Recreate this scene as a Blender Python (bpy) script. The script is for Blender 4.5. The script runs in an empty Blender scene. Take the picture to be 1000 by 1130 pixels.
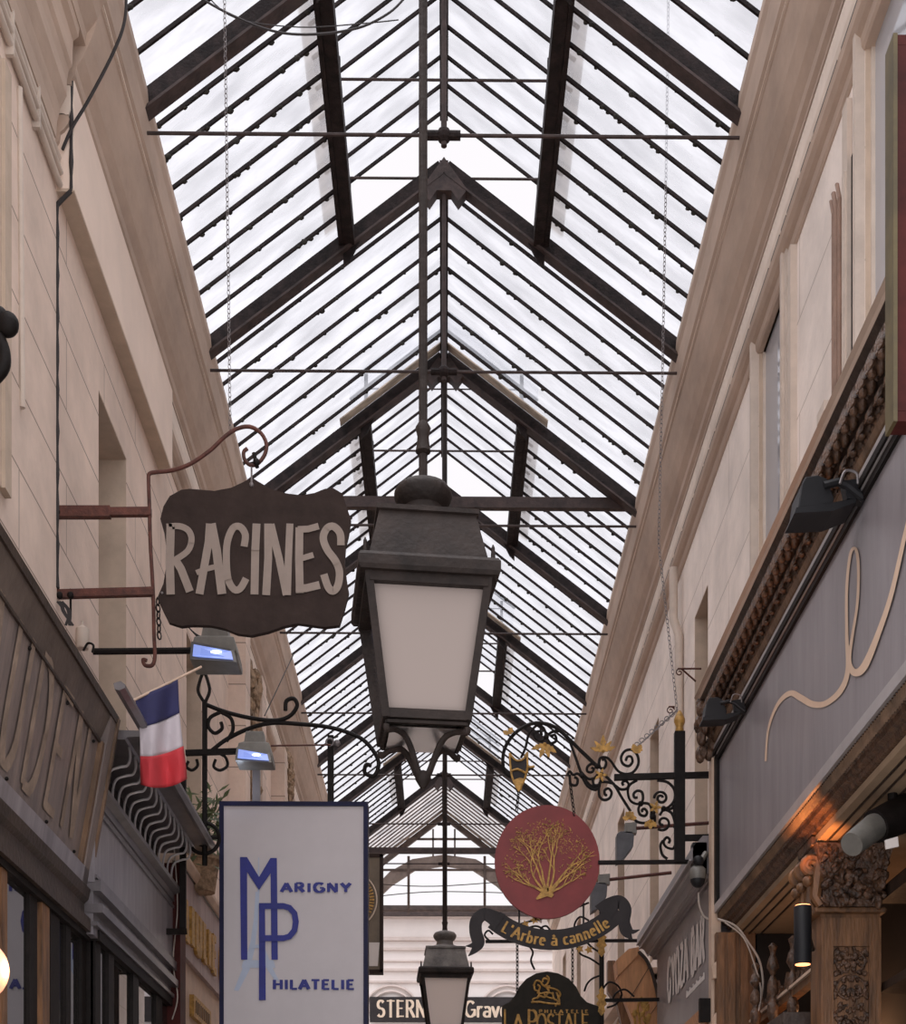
import bpy, math, random
from mathutils import Vector, Matrix
PI = math.pi
sc = bpy.context.scene
COL = sc.collection
random.seed(7)
E = 1.6                      # eye height
F = 1600.0                   # focal length in pixels
TH = math.radians(0.6)       # slight turn of the camera to the right
HY = 1380.0
CX = 490 + F * math.tan(TH)

def P(px, py, Y):
    u = (px - CX) / F
    yc = Y / (math.cos(TH) - u * math.sin(TH))
    return Vector((u * yc * math.cos(TH) + yc * math.sin(TH), Y, E + (HY - py) * yc / F))

# ------------------------------------------------------------------ materials
def mat(name, c, rough=.6, metal=0., var=.2, scale=6., bump=0., stretch=(1, 1, 1), c2=None, emit=None, es=0., spec=None, bscale=None, coat=0):
    m = bpy.data.materials.new(name); m.use_nodes = True
    nt = m.node_tree; N = nt.nodes; L = nt.links
    b = N['Principled BSDF']
    tc = N.new('ShaderNodeTexCoord'); mp = N.new('ShaderNodeMapping'); mp.inputs['Scale'].default_value = stretch
    L.new(tc.outputs['Object'], mp.inputs['Vector'])
    nz = N.new('ShaderNodeTexNoise'); nz.inputs['Scale'].default_value = scale; nz.inputs['Detail'].default_value = 6; nz.inputs['Roughness'].default_value = .65
    L.new(mp.outputs['Vector'], nz.inputs['Vector'])
    rp = N.new('ShaderNodeValToRGB')
    if c2 is None: c2 = tuple(max(0, x * (1 - 1.6 * var)) for x in c)
    rp.color_ramp.elements[0].position = .32; rp.color_ramp.elements[0].color = (*c2, 1)
    rp.color_ramp.elements[1].position = .68; rp.color_ramp.elements[1].color = (*tuple(min(1, x * (1 + .5 * var)) for x in c), 1)
    L.new(nz.outputs['Fac'], rp.inputs['Fac']); L.new(rp.outputs['Color'], b.inputs['Base Color'])
    b.inputs['Roughness'].default_value = rough; b.inputs['Metallic'].default_value = metal
    if spec is not None: b.inputs['Specular IOR Level'].default_value = spec
    if coat: b.inputs['Coat Weight'].default_value = coat
    if bump:
        n2 = N.new('ShaderNodeTexNoise'); n2.inputs['Scale'].default_value = bscale or scale * 5; n2.inputs['Detail'].default_value = 5
        L.new(mp.outputs['Vector'], n2.inputs['Vector'])
        bp = N.new('ShaderNodeBump'); bp.inputs['Strength'].default_value = bump; bp.inputs['Distance'].default_value = .02
        L.new(n2.outputs['Fac'], bp.inputs['Height']); L.new(bp.outputs['Normal'], b.inputs['Normal'])
    if emit: b.inputs['Emission Color'].default_value = (*emit, 1); b.inputs['Emission Strength'].default_value = es
    return m

def wall_mat(name, c, bw, bh, mort):
    m = mat(name, c, .85, var=.14, scale=1.6, bump=.15, bscale=30)
    nt = m.node_tree; N = nt.nodes; L = nt.links
    b = N['Principled BSDF']; rp = [n for n in N if n.type == 'VALTORGB'][0]
    tc = [n for n in N if n.type == 'TEX_COORD'][0]
    sp = N.new('ShaderNodeSeparateXYZ'); L.new(tc.outputs['Object'], sp.inputs[0])
    cb = N.new('ShaderNodeCombineXYZ'); L.new(sp.outputs[1], cb.inputs[0]); L.new(sp.outputs[2], cb.inputs[1])
    br = N.new('ShaderNodeTexBrick'); L.new(cb.outputs[0], br.inputs['Vector'])
    br.inputs['Scale'].default_value = 1; br.inputs['Brick Width'].default_value = bw; br.inputs['Row Height'].default_value = bh
    br.inputs['Mortar Size'].default_value = .006; br.inputs['Mortar Smooth'].default_value = .4
    br.inputs['Color1'].default_value = (1, 1, 1, 1); br.inputs['Color2'].default_value = (.96, .96, .96, 1); br.inputs['Mortar'].default_value = (mort, mort * .95, mort * .9, 1)
    mx = N.new('ShaderNodeMix'); mx.data_type = 'RGBA'; mx.blend_type = 'MULTIPLY'; mx.inputs[0].default_value = 1
    L.new(rp.outputs['Color'], mx.inputs[6]); L.new(br.outputs['Color'], mx.inputs[7]); L.new(mx.outputs[2], b.inputs['Base Color'])
    return m

def roof_glass(name, tr, tl, c):
    m = bpy.data.materials.new(name); m.use_nodes = True
    nt = m.node_tree; N = nt.nodes; L = nt.links; N.clear()
    out = N.new('ShaderNodeOutputMaterial')
    t = N.new('ShaderNodeBsdfTransparent'); t.inputs[0].default_value = (tr, tr, tr * 1.01, 1)
    d = N.new('ShaderNodeBsdfTranslucent'); g = N.new('ShaderNodeMixShader'); g.inputs[0].default_value = .6
    tc = N.new('ShaderNodeTexCoord'); mp = N.new('ShaderNodeMapping'); mp.inputs['Scale'].default_value = (1, 3, 1); L.new(tc.outputs['Object'], mp.inputs[0])
    nz = N.new('ShaderNodeTexNoise'); nz.inputs['Scale'].default_value = 2.2; nz.inputs['Detail'].default_value = 8; L.new(mp.outputs[0], nz.inputs['Vector'])
    rp = N.new('ShaderNodeValToRGB'); rp.color_ramp.elements[0].position = .3; rp.color_ramp.elements[0].color = (c[0] * .45, c[1] * .46, c[2] * .48, 1)
    rp.color_ramp.elements[1].position = .62; rp.color_ramp.elements[1].color = (*c, 1)
    L.new(nz.outputs['Fac'], rp.inputs[0]); L.new(rp.outputs[0], d.inputs[0])
    L.new(t.outputs[0], g.inputs[1]); L.new(d.outputs[0], g.inputs[2]); L.new(g.outputs[0], out.inputs[0])
    g.inputs[0].default_value = tl
    return m

def pane_mat(name, c, refl=.5, rough=.03, base_rough=.9):
    m = bpy.data.materials.new(name); m.use_nodes = True
    nt = m.node_tree; N = nt.nodes; L = nt.links; N.clear()
    out = N.new('ShaderNodeOutputMaterial'); d = N.new('ShaderNodeBsdfDiffuse'); d.inputs[0].default_value = (*c, 1)
    g = N.new('ShaderNodeBsdfGlossy'); g.inputs['Roughness'].default_value = rough; g.inputs[0].default_value = (.9, .9, .92, 1)
    mx = N.new('ShaderNodeMixShader'); lw = N.new('ShaderNodeLayerWeight'); lw.inputs[0].default_value = refl
    L.new(lw.outputs['Fresnel'], mx.inputs[0]); L.new(d.outputs[0], mx.inputs[1]); L.new(g.outputs[0], mx.inputs[2]); L.new(mx.outputs[0], out.inputs[0])
    return m

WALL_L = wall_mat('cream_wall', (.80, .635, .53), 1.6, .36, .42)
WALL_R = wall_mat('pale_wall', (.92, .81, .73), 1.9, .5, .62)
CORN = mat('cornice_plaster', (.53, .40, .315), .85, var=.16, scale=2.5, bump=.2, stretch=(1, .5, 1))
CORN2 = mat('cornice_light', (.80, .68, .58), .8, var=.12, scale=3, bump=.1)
PLAST = mat('smooth_plaster', (.86, .70, .59), .85, var=.06, scale=2, bump=.06)
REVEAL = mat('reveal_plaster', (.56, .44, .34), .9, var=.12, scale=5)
STONE = mat('broken_stone', (.40, .27, .17), .95, var=.45, scale=14, bump=1., bscale=25)
FACADE = mat('facade_plaster', (.84, .78, .75), .85, var=.05, scale=2)
FACLINE = mat('facade_moulding', (.62, .53, .49), .85, var=.1, scale=4)
IRON = mat('roof_iron', (.024, .016, .015), .7, .0, var=.5, scale=12, bump=.3, spec=.2)
IRONL = mat('dusty_iron', (.17, .13, .115), .8, var=.3)
IRONB = mat('roof_iron_brown', (.055, .034, .030), .7, .0, var=.4, scale=10, bump=.2)
BLACK = mat('black_iron', (.012, .009, .008), .6, .0, var=.3, scale=20, bump=.1, spec=.18)
RUST = mat('rusty_iron', (.115, .036, .024), .6, .2, var=.4, scale=18, bump=.2)
MOSS = mat('moss_dirt', (.03, .026, .02), .95, var=.4, scale=40)
BOARD = mat('cream_board', (.62, .53, .43), .8, var=.35, scale=5, stretch=(1, 3, 1))
LANT = mat('lantern_metal', (.024, .016, .013), .6, .0, var=.35, scale=9, bump=.25, spec=.22)
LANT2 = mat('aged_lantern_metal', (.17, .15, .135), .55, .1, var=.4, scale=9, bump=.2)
FROST = pane_mat('frosted_pane', (.30, .25, .225), .12, .3)
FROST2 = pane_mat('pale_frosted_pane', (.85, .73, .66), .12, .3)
FROSTG = pane_mat('glossy_side_pane', (.44, .38, .35), .55, .08)
SIGNB = mat('dark_sign_board', (.040, .027, .023), .8, var=.2, scale=7, bump=.15, spec=.15)
SIGNL = mat('taupe_lettering', (.27, .215, .18), .7, var=.08, scale=10)
WHITE = mat('white_sign_face', (.53, .49, .50), .42, var=.05, scale=2, spec=.5)
BLUE = mat('navy_frame', (.008, .009, .045), .5, var=.2, scale=10, spec=.25)
BLUEL = mat('blue_lettering', (.018, .024, .22), .55, var=.15, scale=6)
PALEB = mat('pale_blue_print', (.42, .48, .60), .5, var=.05)
RED = mat('deep_red_disc', (.225, .030, .030), .55, var=.15, scale=5)
GOLD = mat('gold_paint', (.52, .29, .070), .5, .25, var=.35, scale=30)
CHAR = mat('charcoal_sign', (.032, .027, .028), .6, var=.2, scale=8, spec=.25)
DGREEN = mat('dark_olive_sign', (.026, .022, .016), .6, var=.25, scale=8, spec=.2)
WOODO = mat('old_grey_wood', (.20, .155, .135), .5, .0, var=.3, scale=5, bump=.1, stretch=(1, 4, .7), c2=(.13, .105, .10))
WOODG = mat('grey_brown_wood', (.13, .10, .082), .5, var=.3, scale=5, bump=.15)
WOODB = mat('worn_brown_wood', (.17, .098, .055), .5, var=.4, scale=7, bump=.3, stretch=(1, 1, .4))
WOODD = mat('dark_wood', (.045, .028, .02), .5, var=.4, scale=7, bump=.2)
WOODR = mat('carved_brown_wood', (.115, .060, .034), .42, var=.55, scale=22, bump=.5, bscale=60)
WOODP = mat('pilaster_wood', (.22, .105, .045), .5, var=.45, scale=9, bump=.2, stretch=(2, 2, .3))
WOODN = mat('new_orange_wood', (.60, .29, .13), .55, var=.2, scale=6, stretch=(4, 4, .6))
TAUPE = mat('worn_letters', (.31, .23, .175), .7, var=.3, scale=9)
GREYP = mat('grey_fascia', (.25, .225, .235), .42, var=.14, scale=3, stretch=(1, 3, .4), bump=.03)
GREYD = mat('dark_grey_paint', (.21, .19, .195), .4, var=.12, scale=4)
SILV = mat('silver_strip', (.42, .39, .39), .4, .3, var=.1)
SHOP = mat('shop_panel_grey', (.24, .215, .23), .3, var=.3, scale=4, stretch=(1, 3, .5), spec=.7)
SHOPM = mat('shop_moulding', (.13, .115, .12), .3, var=.3, scale=8, spec=.7)
CREAMW = mat('cream_painted_wood', (.60, .44, .33), .6, var=.12, scale=6)
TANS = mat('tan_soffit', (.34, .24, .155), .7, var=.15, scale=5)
MAROON = mat('maroon_paint', (.060, .010, .008), .55, var=.3, scale=6, spec=.15)
PINKF = mat('pinkish_fascia', (.40, .30, .29), .5, var=.2, scale=4, stretch=(1, 4, .4))
LIGHTC = mat('cream_script', (.66, .48, .35), .6, var=.05)
LETW = mat('pale_lettering', (.70, .64, .60), .6, var=.05)
LETS = mat('cream_serif_lettering', (.72, .58, .45), .6, var=.1)
FL = mat('floodlight_grey', (.20, .19, .17), .45, .3, var=.15, scale=15)
FLB = mat('floodlight_black', (.014, .014, .016), .5, .0, var=.2, spec=.3)
LED = mat('blue_white_lamp_glass', (.3, .35, .6), .2, var=.1, scale=3, emit=(.25, .38, 1), es=.55)
LEDC = mat('lamp_hot_spot', (.9, .9, 1), .2, emit=(.8, .88, 1), es=3)
WARM = mat('warm_globe', (.9, .55, .4), .4, emit=(1, .42, .22), es=.55)
WARM2 = mat('warm_lamp', (.9, .5, .3), .4, emit=(1, .36, .13), es=3)
FB = mat('flag_blue', (.020, .020, .085), .8, var=.15)
FW = mat('flag_white', (.52, .47, .50), .8, var=.05)
FR = mat('flag_red', (.52, .035, .045), .8, var=.1)
LEAF = mat('leaf_green', (.10, .13, .05), .6, var=.4, scale=12)
TWIG = mat('twig_brown', (.12, .09, .05), .8)
RPANEL = mat('dark_red_panel', (.050, .006, .005), .6, var=.35, scale=5, stretch=(2, 1, .3), spec=.08)
GILT = mat('tarnished_gilt', (.09, .065, .022), .6, .0, var=.3)
WIRE = mat('black_cable', (.03, .025, .025), .7)
PALEW = mat('pale_wire', (.45, .38, .33), .7)
CHAINM = mat('grey_chain', (.22, .20, .20), .5, .4)
PIPE = mat('cream_pipe', (.62, .52, .44), .7, var=.1)
PIPEB = mat('brown_pipe', (.30, .19, .14), .7, var=.2)
BROWNS = mat('olive_brown_sign', (.16, .12, .08), .55, var=.2)
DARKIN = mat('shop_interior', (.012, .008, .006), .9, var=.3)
FLOORM = mat('stone_floor', (.42, .36, .31), .5, var=.2, scale=3)
GLASSR = roof_glass('roof_pane_glass', .71, .27, (.84, .87, .92))
GLASSF = roof_glass('far_roof_glass', .55, .45, (.62, .58, .55))
GLASSD = roof_glass('overlap_shade_glass', .62, .35, (.50, .42, .35))  # darker tint holds the shade under the raised roof's overhang
SHOPG = pane_mat('shop_window_glass', (.02, .018, .016), .72, .0)
WING = pane_mat('window_glass', (.42, .42, .44), .3, .05)

# ------------------------------------------------------------------ mesh builder
class MB:
    def __init__(s): s.v = []; s.f = []; s.mi = []; s.cur = 0
    def add(s, vs, fs):
        o = len(s.v); s.v += [Vector(x) for x in vs]
        for f in fs: s.f.append([i + o for i in f]); s.mi.append(s.cur)
        return s
    def box(s, x0, x1, y0, y1, z0, z1):
        vs = [(x, y, z) for x in (x0, x1) for y in (y0, y1) for z in (z0, z1)]
        return s.add(vs, [(0, 1, 3, 2), (4, 6, 7, 5), (0, 4, 5, 1), (2, 3, 7, 6), (0, 2, 6, 4), (1, 5, 7, 3)])
    def beam(s, a, b, w, h, up=(0, 0, 1)):
        a = Vector(a); b = Vector(b); d = (b - a).normalized(); sd = d.cross(Vector(up)).normalized(); u = sd.cross(d)
        vs = []
        for p in (a, b):
            for i, j in ((-1, -1), (1, -1), (1, 1), (-1, 1)): vs.append(p + sd * (w / 2 * i) + u * (h / 2 * j))
        return s.add(vs, [(0, 1, 2, 3), (7, 6, 5, 4), (0, 4, 5, 1), (1, 5, 6, 2), (2, 6, 7, 3), (3, 7, 4, 0)])
    def tube(s, pts, r, n=6, closed=False):
        pts = [Vector(p) for p in pts]; m = len(pts); rs = r if isinstance(r, (list, tuple)) else [r] * m
        vs = []; ref = None
        for i, p in enumerate(pts):
            d = (pts[min(i + 1, m - 1)] - pts[max(i - 1, 0)])
            if closed: d = pts[(i + 1) % m] - pts[i - 1]
            d = d.normalized() if d.length > 1e-9 else Vector((0, 0, 1))
            if ref is None:
                ref = d.orthogonal().normalized()
            ref = (ref - d * ref.dot(d)).normalized(); q = d.cross(ref)
            for k in range(n):
                a = 2 * PI * k / n; vs.append(p + (ref * math.cos(a) + q * math.sin(a)) * rs[i])
        fs = []
        for i in range(m if closed else m - 1):
            j = (i + 1) % m
            for k in range(n): fs.append((i * n + k, i * n + (k + 1) % n, j * n + (k + 1) % n, j * n + k))
        if not closed: fs += [tuple(range(n))[::-1], tuple((m - 1) * n + k for k in range(n))]
        return s.add(vs, fs)
    def lathe(s, prof, c, n=20, rot=0., sq=1.):
        # prof: (r, z) pairs relative to c ; n=4 gives a square plan, r is then the half width
        vs = []; k4 = math.sqrt(2) if n == 4 else 1
        for r, z in prof:
            for k in range(n):
                a = 2 * PI * k / n + rot + (PI / 4 if n == 4 else 0)
                vs.append((c[0] + r * k4 * math.cos(a), c[1] + r * k4 * math.sin(a) * sq, c[2] + z))
        fs = []
        for i in range(len(prof) - 1):
            for k in range(n): fs.append((i * n + k, i * n + (k + 1) % n, (i + 1) * n + (k + 1) % n, (i + 1) * n + k))
        fs += [tuple(range(n))[::-1], tuple((len(prof) - 1) * n + k for k in range(n))]
        return s.add(vs, fs)
    def ball(s, c, r, n=7, m=5, rotz=0):
        if not isinstance(r, (list, tuple)): r = (r, r, r)
        vs = [(0, 0, -1)]
        for i in range(1, m):
            a = -PI / 2 + PI * i / m
            for k in range(n): b = 2 * PI * k / n; vs.append((math.cos(a) * math.cos(b), math.cos(a) * math.sin(b), math.sin(a)))
        vs.append((0, 0, 1)); fs = []
        for k in range(n): fs.append((0, 1 + (k + 1) % n, 1 + k))
        for i in range(m - 2):
            for k in range(n): fs.append((1 + i * n + k, 1 + i * n + (k + 1) % n, 1 + (i + 1) * n + (k + 1) % n, 1 + (i + 1) * n + k))
        t = len(vs) - 1
        for k in range(n): fs.append((t, 1 + (m - 2) * n + k, 1 + (m - 2) * n + (k + 1) % n))
        cr, sr = math.cos(rotz), math.sin(rotz)
        return s.add([(c[0] + (x * r[0]) * cr - (z * r[2]) * sr, c[1] + y * r[1], c[2] + (x * r[0]) * sr + (z * r[2]) * cr) for x, y, z in vs], fs)
    def prism(s, pts, d):
        # pts: planar outline in 3D, d: thickness vector
        pts = [Vector(p) for p in pts]; n = len(pts); d = Vector(d)
        return s.add(pts + [p + d for p in pts], [tuple(range(n)), tuple(range(2 * n - 1, n - 1, -1))] + [(i, i + n, (i + 1) % n + n, (i + 1) % n) for i in range(n)])
    def extrude_y(s, prof, y0, y1):
        n = len(prof)
        vs = [(x, y0, z) for x, z in prof] + [(x, y1, z) for x, z in prof]
        return s.add(vs, [(i, i + n, (i + 1) % n + n, (i + 1) % n) for i in range(n)] + [tuple(range(n))[::-1], tuple(range(n, 2 * n))])
    def ribbons(s, polys, mp, d0=.004):
        # polys: 2D quads ; mp(u,v,depth) -> 3D
        for i, q in enumerate(polys):
            n = len(q); d = d0 + .00035 * (i % 9)
            if d0 > .01: s.add([mp(u, v, d) for u, v in q] + [mp(u, v, 0) for u, v in q],
                  [tuple(range(n)), tuple(range(2 * n - 1, n - 1, -1))] + [(i, i + n, (i + 1) % n + n, (i + 1) % n) for i in range(n)])
            else: s.add([mp(u, v, d) for u, v in q], [tuple(range(n))])
        return s

ORG = {}
def build(mb, name, mt, parent=None, smooth=False, loc=None, bevel=0):
    if parent is not None: o0 = ORG[parent.name]
    else: o0 = Vector(loc) if loc is not None else sum(mb.v, Vector()) / max(1, len(mb.v))
    me = bpy.data.meshes.new(name); me.from_pydata([tuple(v - o0) for v in mb.v], [], mb.f)
    mts = mt if isinstance(mt, (list, tuple)) else [mt]
    for m in mts: me.materials.append(m)
    if len(mts) > 1: me.polygons.foreach_set('material_index', mb.mi)
    if smooth:
        me.polygons.foreach_set('use_smooth', [True] * len(me.polygons))
    me.update()
    import bmesh
    bm = bmesh.new(); bm.from_mesh(me); bmesh.ops.recalc_face_normals(bm, faces=bm.faces)
    if smooth:
        for e in bm.edges:
            if len(e.link_faces) == 2 and e.calc_face_angle(0) > .8: e.smooth = False
    bm.to_mesh(me); bm.free()
    ob = bpy.data.objects.new(name, me); COL.objects.link(ob)
    ORG[ob.name] = o0
    if parent is not None: ob.parent = parent
    else: ob.location = o0
    if bevel:
        b = ob.modifiers.new('b', 'BEVEL'); b.width = bevel; b.segments = 2; b.limit_method = 'ANGLE'
    return ob
def thing(name, label, cat, loc, group=None):
    o = bpy.data.objects.new(name, None); COL.objects.link(o); o.location = loc; ORG[o.name] = Vector(loc)
    o['label'] = label; o['category'] = cat
    if group: o['group'] = group
    return o
def tag(o, label, cat, group=None):
    o['label'] = label; o['category'] = cat
    if group: o['group'] = group
    return o
def struct(o, label=None):
    o['kind'] = 'structure'
    if label: o['label'] = label
    return o
def sroot(name, loc, label=None):
    o = bpy.data.objects.new(name, None); COL.objects.link(o); o.location = loc; ORG[o.name] = Vector(loc); o['kind'] = 'structure'
    if label: o['label'] = label
    return o

def dup(o, delta, label=None, parent=None):
    c = o.copy(); COL.objects.link(c); ORG[c.name] = ORG[o.name] + Vector(delta)
    if parent is not None: c.parent = parent
    else: c.location = Vector(o.location) + Vector(delta)
    if label: c['label'] = label
    for ch in list(o.children): dup(ch, delta, None, c)
    return c

def cat_rom(pts, k=6, closed=False):
    pts = [Vector((*p, 0)) if len(p) == 2 else Vector(p) for p in pts]; n = len(pts); out = []
    for i in range(n if closed else n - 1):
        g = (lambda j: pts[j % n]) if closed else (lambda j: pts[max(0, min(n - 1, j))])
        a, b, c, d = g(i - 1), g(i), g(i + 1), g(i + 2)
        for t in range(k):
            t /= k
            out.append(.5 * ((2 * b) + (c - a) * t + (2 * a - 5 * b + 4 * c - d) * t * t + (3 * b - a - 3 * c + d) * t ** 3))
    if not closed: out.append(pts[-1])
    return out
def spx(pts, Y, k=6, smooth=True, closed=False):
    q = cat_rom(pts, k, closed) if smooth else [Vector((*p, 0)) for p in pts]
    return [P(p.x, p.y, Y) for p in q]
def spiral(cx, cy, r0, r1, a0, a1, n=22):
    out = []
    for i in range(n + 1):
        t = i / n; a = math.radians(a0 + (a1 - a0) * t); r = r0 + (r1 - r0) * t
        out.append((cx + r * math.cos(a), cy - r * math.sin(a)))
    return out

# ------------------------------------------------------------------ lettering
def arc(cx, cy, rx, ry, a0, a1, n=10):
    return [(cx + rx * math.cos(math.radians(a0 + (a1 - a0) * i / n)), cy + ry * math.sin(math.radians(a0 + (a1 - a0) * i / n))) for i in range(n + 1)]
G = {
 'A': (.72, [[(.02, 0), (.36, 1)], [(.36, 1), (.7, 0)], [(.14, .33), (.58, .33)]]),
 'B': (.6, [[(.1, 0), (.1, 1)], [(.1, 1), (.3, 1)] + arc(.3, .76, .22, .24, 90, -90) + [(.1, .52)], [(.1, .52), (.3, .52)] + arc(.3, .26, .26, .26, 90, -90) + [(.1, 0)]]),
 'C': (.68, [arc(.38, .5, .32, .5, 45, 315, 16)]),
 'D': (.7, [[(.1, 0), (.1, 1)], [(.1, 1), (.3, 1)] + arc(.3, .5, .34, .5, 90, -90, 12) + [(.1, 0)]]),
 'E': (.58, [[(.1, 0), (.1, 1)], [(.1, .97), (.54, .97)], [(.1, .52), (.46, .52)], [(.1, .03), (.56, .03)]]),
 'G': (.72, [arc(.38, .5, .32, .5, 45, 340, 16), [(.42, .45), (.7, .45)], [(.68, .45), (.68, .1)]]),
 'H': (.7, [[(.1, 0), (.1, 1)], [(.6, 0), (.6, 1)], [(.1, .52), (.6, .52)]]),
 'I': (.26, [[(.13, 0), (.13, 1)]]),
 'L': (.54, [[(.1, 0), (.1, 1)], [(.1, .03), (.52, .03)]]),
 'M': (.9, [[(.1, 0), (.1, 1)], [(.1, 1), (.45, .3)], [(.45, .3), (.8, 1)], [(.8, 0), (.8, 1)]]),
 'N': (.74, [[(.1, 0), (.1, 1)], [(.1, 1), (.62, 0)], [(.62, 0), (.62, 1)]]),
 'O': (.78, [arc(.39, .5, .33, .5, 0, 360, 20)]),
 'P': (.6, [[(.1, 0), (.1, 1)], [(.1, 1), (.3, 1)] + arc(.3, .74, .24, .26, 90, -90) + [(.1, .48)]]),
 'R': (.66, [[(.1, 0), (.1, 1)], [(.1, 1), (.3, 1)] + arc(.3, .76, .24, .24, 90, -90) + [(.1, .52)], [(.3, .52), (.62, 0)]]),
 'S': (.6, [arc(.3, .75, .22, .24, 30, 270, 10) + arc(.3, .26, .24, .25, 90, -150, 10)]),
 'T': (.64, [[(.32, 0), (.32, 1)], [(.02, .97), (.62, .97)]]),
 'U': (.7, [[(.1, 1), (.1, .35)] + arc(.35, .3, .25, .3, 180, 360) + [(.6, .35), (.6, 1)]]),
 'Y': (.66, [[(.02, 1), (.33, .5)], [(.64, 1), (.33, .5)], [(.33, .5), (.33, 0)]]),
 'Z': (.62, [[(.05, .97), (.57, .97)], [(.57, .97), (.05, .03)], [(.05, .03), (.6, .03)]]),
 'a': (.5, [arc(.25, .44, .2, .2, 140, 0, 6) + [(.43, 0)], arc(.25, .17, .2, .17, 60, 330, 10)]),
 'b': (.54, [[(.1, 0), (.1, 1)], arc(.27, .32, .2, .32, 140, -140, 12)]),
 'c': (.46, [arc(.27, .32, .2, .32, 50, 310, 12)]),
 'e': (.5, [[(.07, .34), (.44, .34)] + arc(.26, .32, .2, .32, 5, 310, 14)]),
 'l': (.22, [[(.11, 0), (.11, 1)]]),
 'n': (.54, [[(.1, 0), (.1, .64)], arc(.28, .42, .17, .22, 160, 0, 6) + [(.45, 0)]]),
 'r': (.38, [[(.1, 0), (.1, .64)], arc(.28, .42, .17, .22, 160, 50, 5)]),
 'u': (.54, [[(.1, .64), (.1, .25)] + arc(.27, .2, .17, .2, 180, 340, 6), [(.46, 0), (.46, .64)]]),
 'v': (.5, [[(.04, .64), (.25, 0)], [(.25, 0), (.46, .64)]]),
 "'": (.2, [[(.12, 1), (.08, .74)]]), ' ': (.3, []), '-': (.4, [[(.05, .45), (.35, .45)]]),
}
G['\u00e0'] = (.5, G['a'][1] + [[(.15, .92), (.32, .74)]])
def thick(pl, hw):
    # polyline -> quads, hw(dx,dy)->half width
    out = []; n = len(pl); off = []
    for i in range(n):
        a = pl[max(0, i - 1)]; b = pl[min(n - 1, i + 1)]
        dx, dy = b[0] - a[0], b[1] - a[1]; l = math.hypot(dx, dy) or 1; dx /= l; dy /= l
        w = hw(dx, dy); off.append((-dy * w, dx * w))
    for i in range(n - 1):
        p, q = pl[i], pl[i + 1]; o, r = off[i], off[i + 1]
        out.append([(p[0] + o[0], p[1] + o[1]), (p[0] - o[0], p[1] - o[1]), (q[0] - r[0], q[1] - r[1]), (q[0] + r[0], q[1] + r[1])])
    return out
def text(st, h, wv=.14, wh=.14, xs=1., gap=.08, serif=0., caps=None):
    """2D quads of the string from u=0, baseline v=0; returns quads, total width"""
    x = 0; out = []
    for i, ch in enumerate(st):
        hh = h
        if caps and ch.isupper() and i not in caps: hh = h * .78
        w, strokes = G[ch]
        for pl in strokes:
            pl = [(x + u * xs * hh, v * hh) for u, v in pl]
            out += thick(pl, lambda dx, dy: (abs(dy) * wv + abs(dx) * wh) * hh / 2)
            if serif:
                for e, nb in ((pl[0], pl[1]), (pl[-1], pl[-2])):
                    if abs(e[1] - nb[1]) > .3 * hh and abs(e[0] - nb[0]) < .5 * hh:
                        s_ = serif * hh; y = e[1]; t = .05 * hh
                        out.append([(e[0] - s_, y - t), (e[0] + s_, y - t), (e[0] + s_, y + t), (e[0] - s_, y + t)])
        x += (w * xs + gap) * hh
    return out, x - gap * h
def plane_map(o, U, V, Nn):
    o = Vector(o); U = Vector(U); V = Vector(V); Nn = Vector(Nn)
    return lambda u, v, d: o + U * u + V * v + Nn * d
def put_text(mb, st, px0, px1, py_base, py_top, Y, **k):
    """text facing the camera between two picture columns on plane Y"""
    a = P(px0, py_base, Y); b = P(px1, py_base, Y); t = P(px0, py_top, Y)
    h = t.z - a.z; q, w = text(st, h, **k); sx = (b.x - a.x) / w
    mb.ribbons([[(u * sx, v) for u, v in p] for p in q], plane_map(a, (1, 0, 0), (0, 0, 1), (0, -1, 0)))
    return mb

# ------------------------------------------------------------------ setting: floor, walls, cornices
Y0, Y1 = 4.0, 25.0
ZE = E + 6.27
def wall_mesh(side, holes):
    xa, xb = (1.87, 2.25) if side > 0 else (-2.25, -1.87)
    m = MB(); ys = Y0
    for (a, b, z0, z1) in holes:
        zl = E + 1.9 if side > 0 and a < 9 else 0
        if zl and a > 8.6: zl = 0
        m.box(xa, xb, ys, a, zl, ZE); m.box(xa, xb, a, b, zl, z0); m.box(xa, xb, a, b, z1, ZE); ys = b
    m.box(xa, xb, ys, Y1, 0, ZE); return m
LH = [(7.87, 8.56, E + 2.0, E + 4.66), (10.55, 11.2, E + 2.0, E + 4.5), (13.2, 13.9, E + 2, E + 4.5), (15.9, 16.6, E + 2, E + 4.5), (18.6, 19.3, E + 2, E + 4.5), (21.3, 22., E + 2, E + 4.5)]
RH = [(5.05, 6.42, E + 3.2, E + 5.4), (7.86, 8.6, E + 3.2, E + 5.38), (10.25, 10.8, E + 2.6, E + 4.72), (12.6, 13.15, E + 2.6, E + 4.65), (15.0, 15.6, E + 2.6, E + 4.6), (17.4, 18., E + 2.6, E + 4.6), (19.8, 20.4, E + 2.6, E + 4.6), (22.2, 22.8, E + 2.6, E + 4.6)]
struct(build(wall_mesh(-1, LH), 'wall_left', WALL_L, loc=(0, 0, 0)))
struct(build(wall_mesh(1, RH), 'wall_right', WALL_R, loc=(0, 0, 0)))
struct(build(MB().box(-6, 6, 2.5, 34, -.1, 0), 'floor', FLOORM, loc=(0, 0, 0)))
wn = 0
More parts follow.
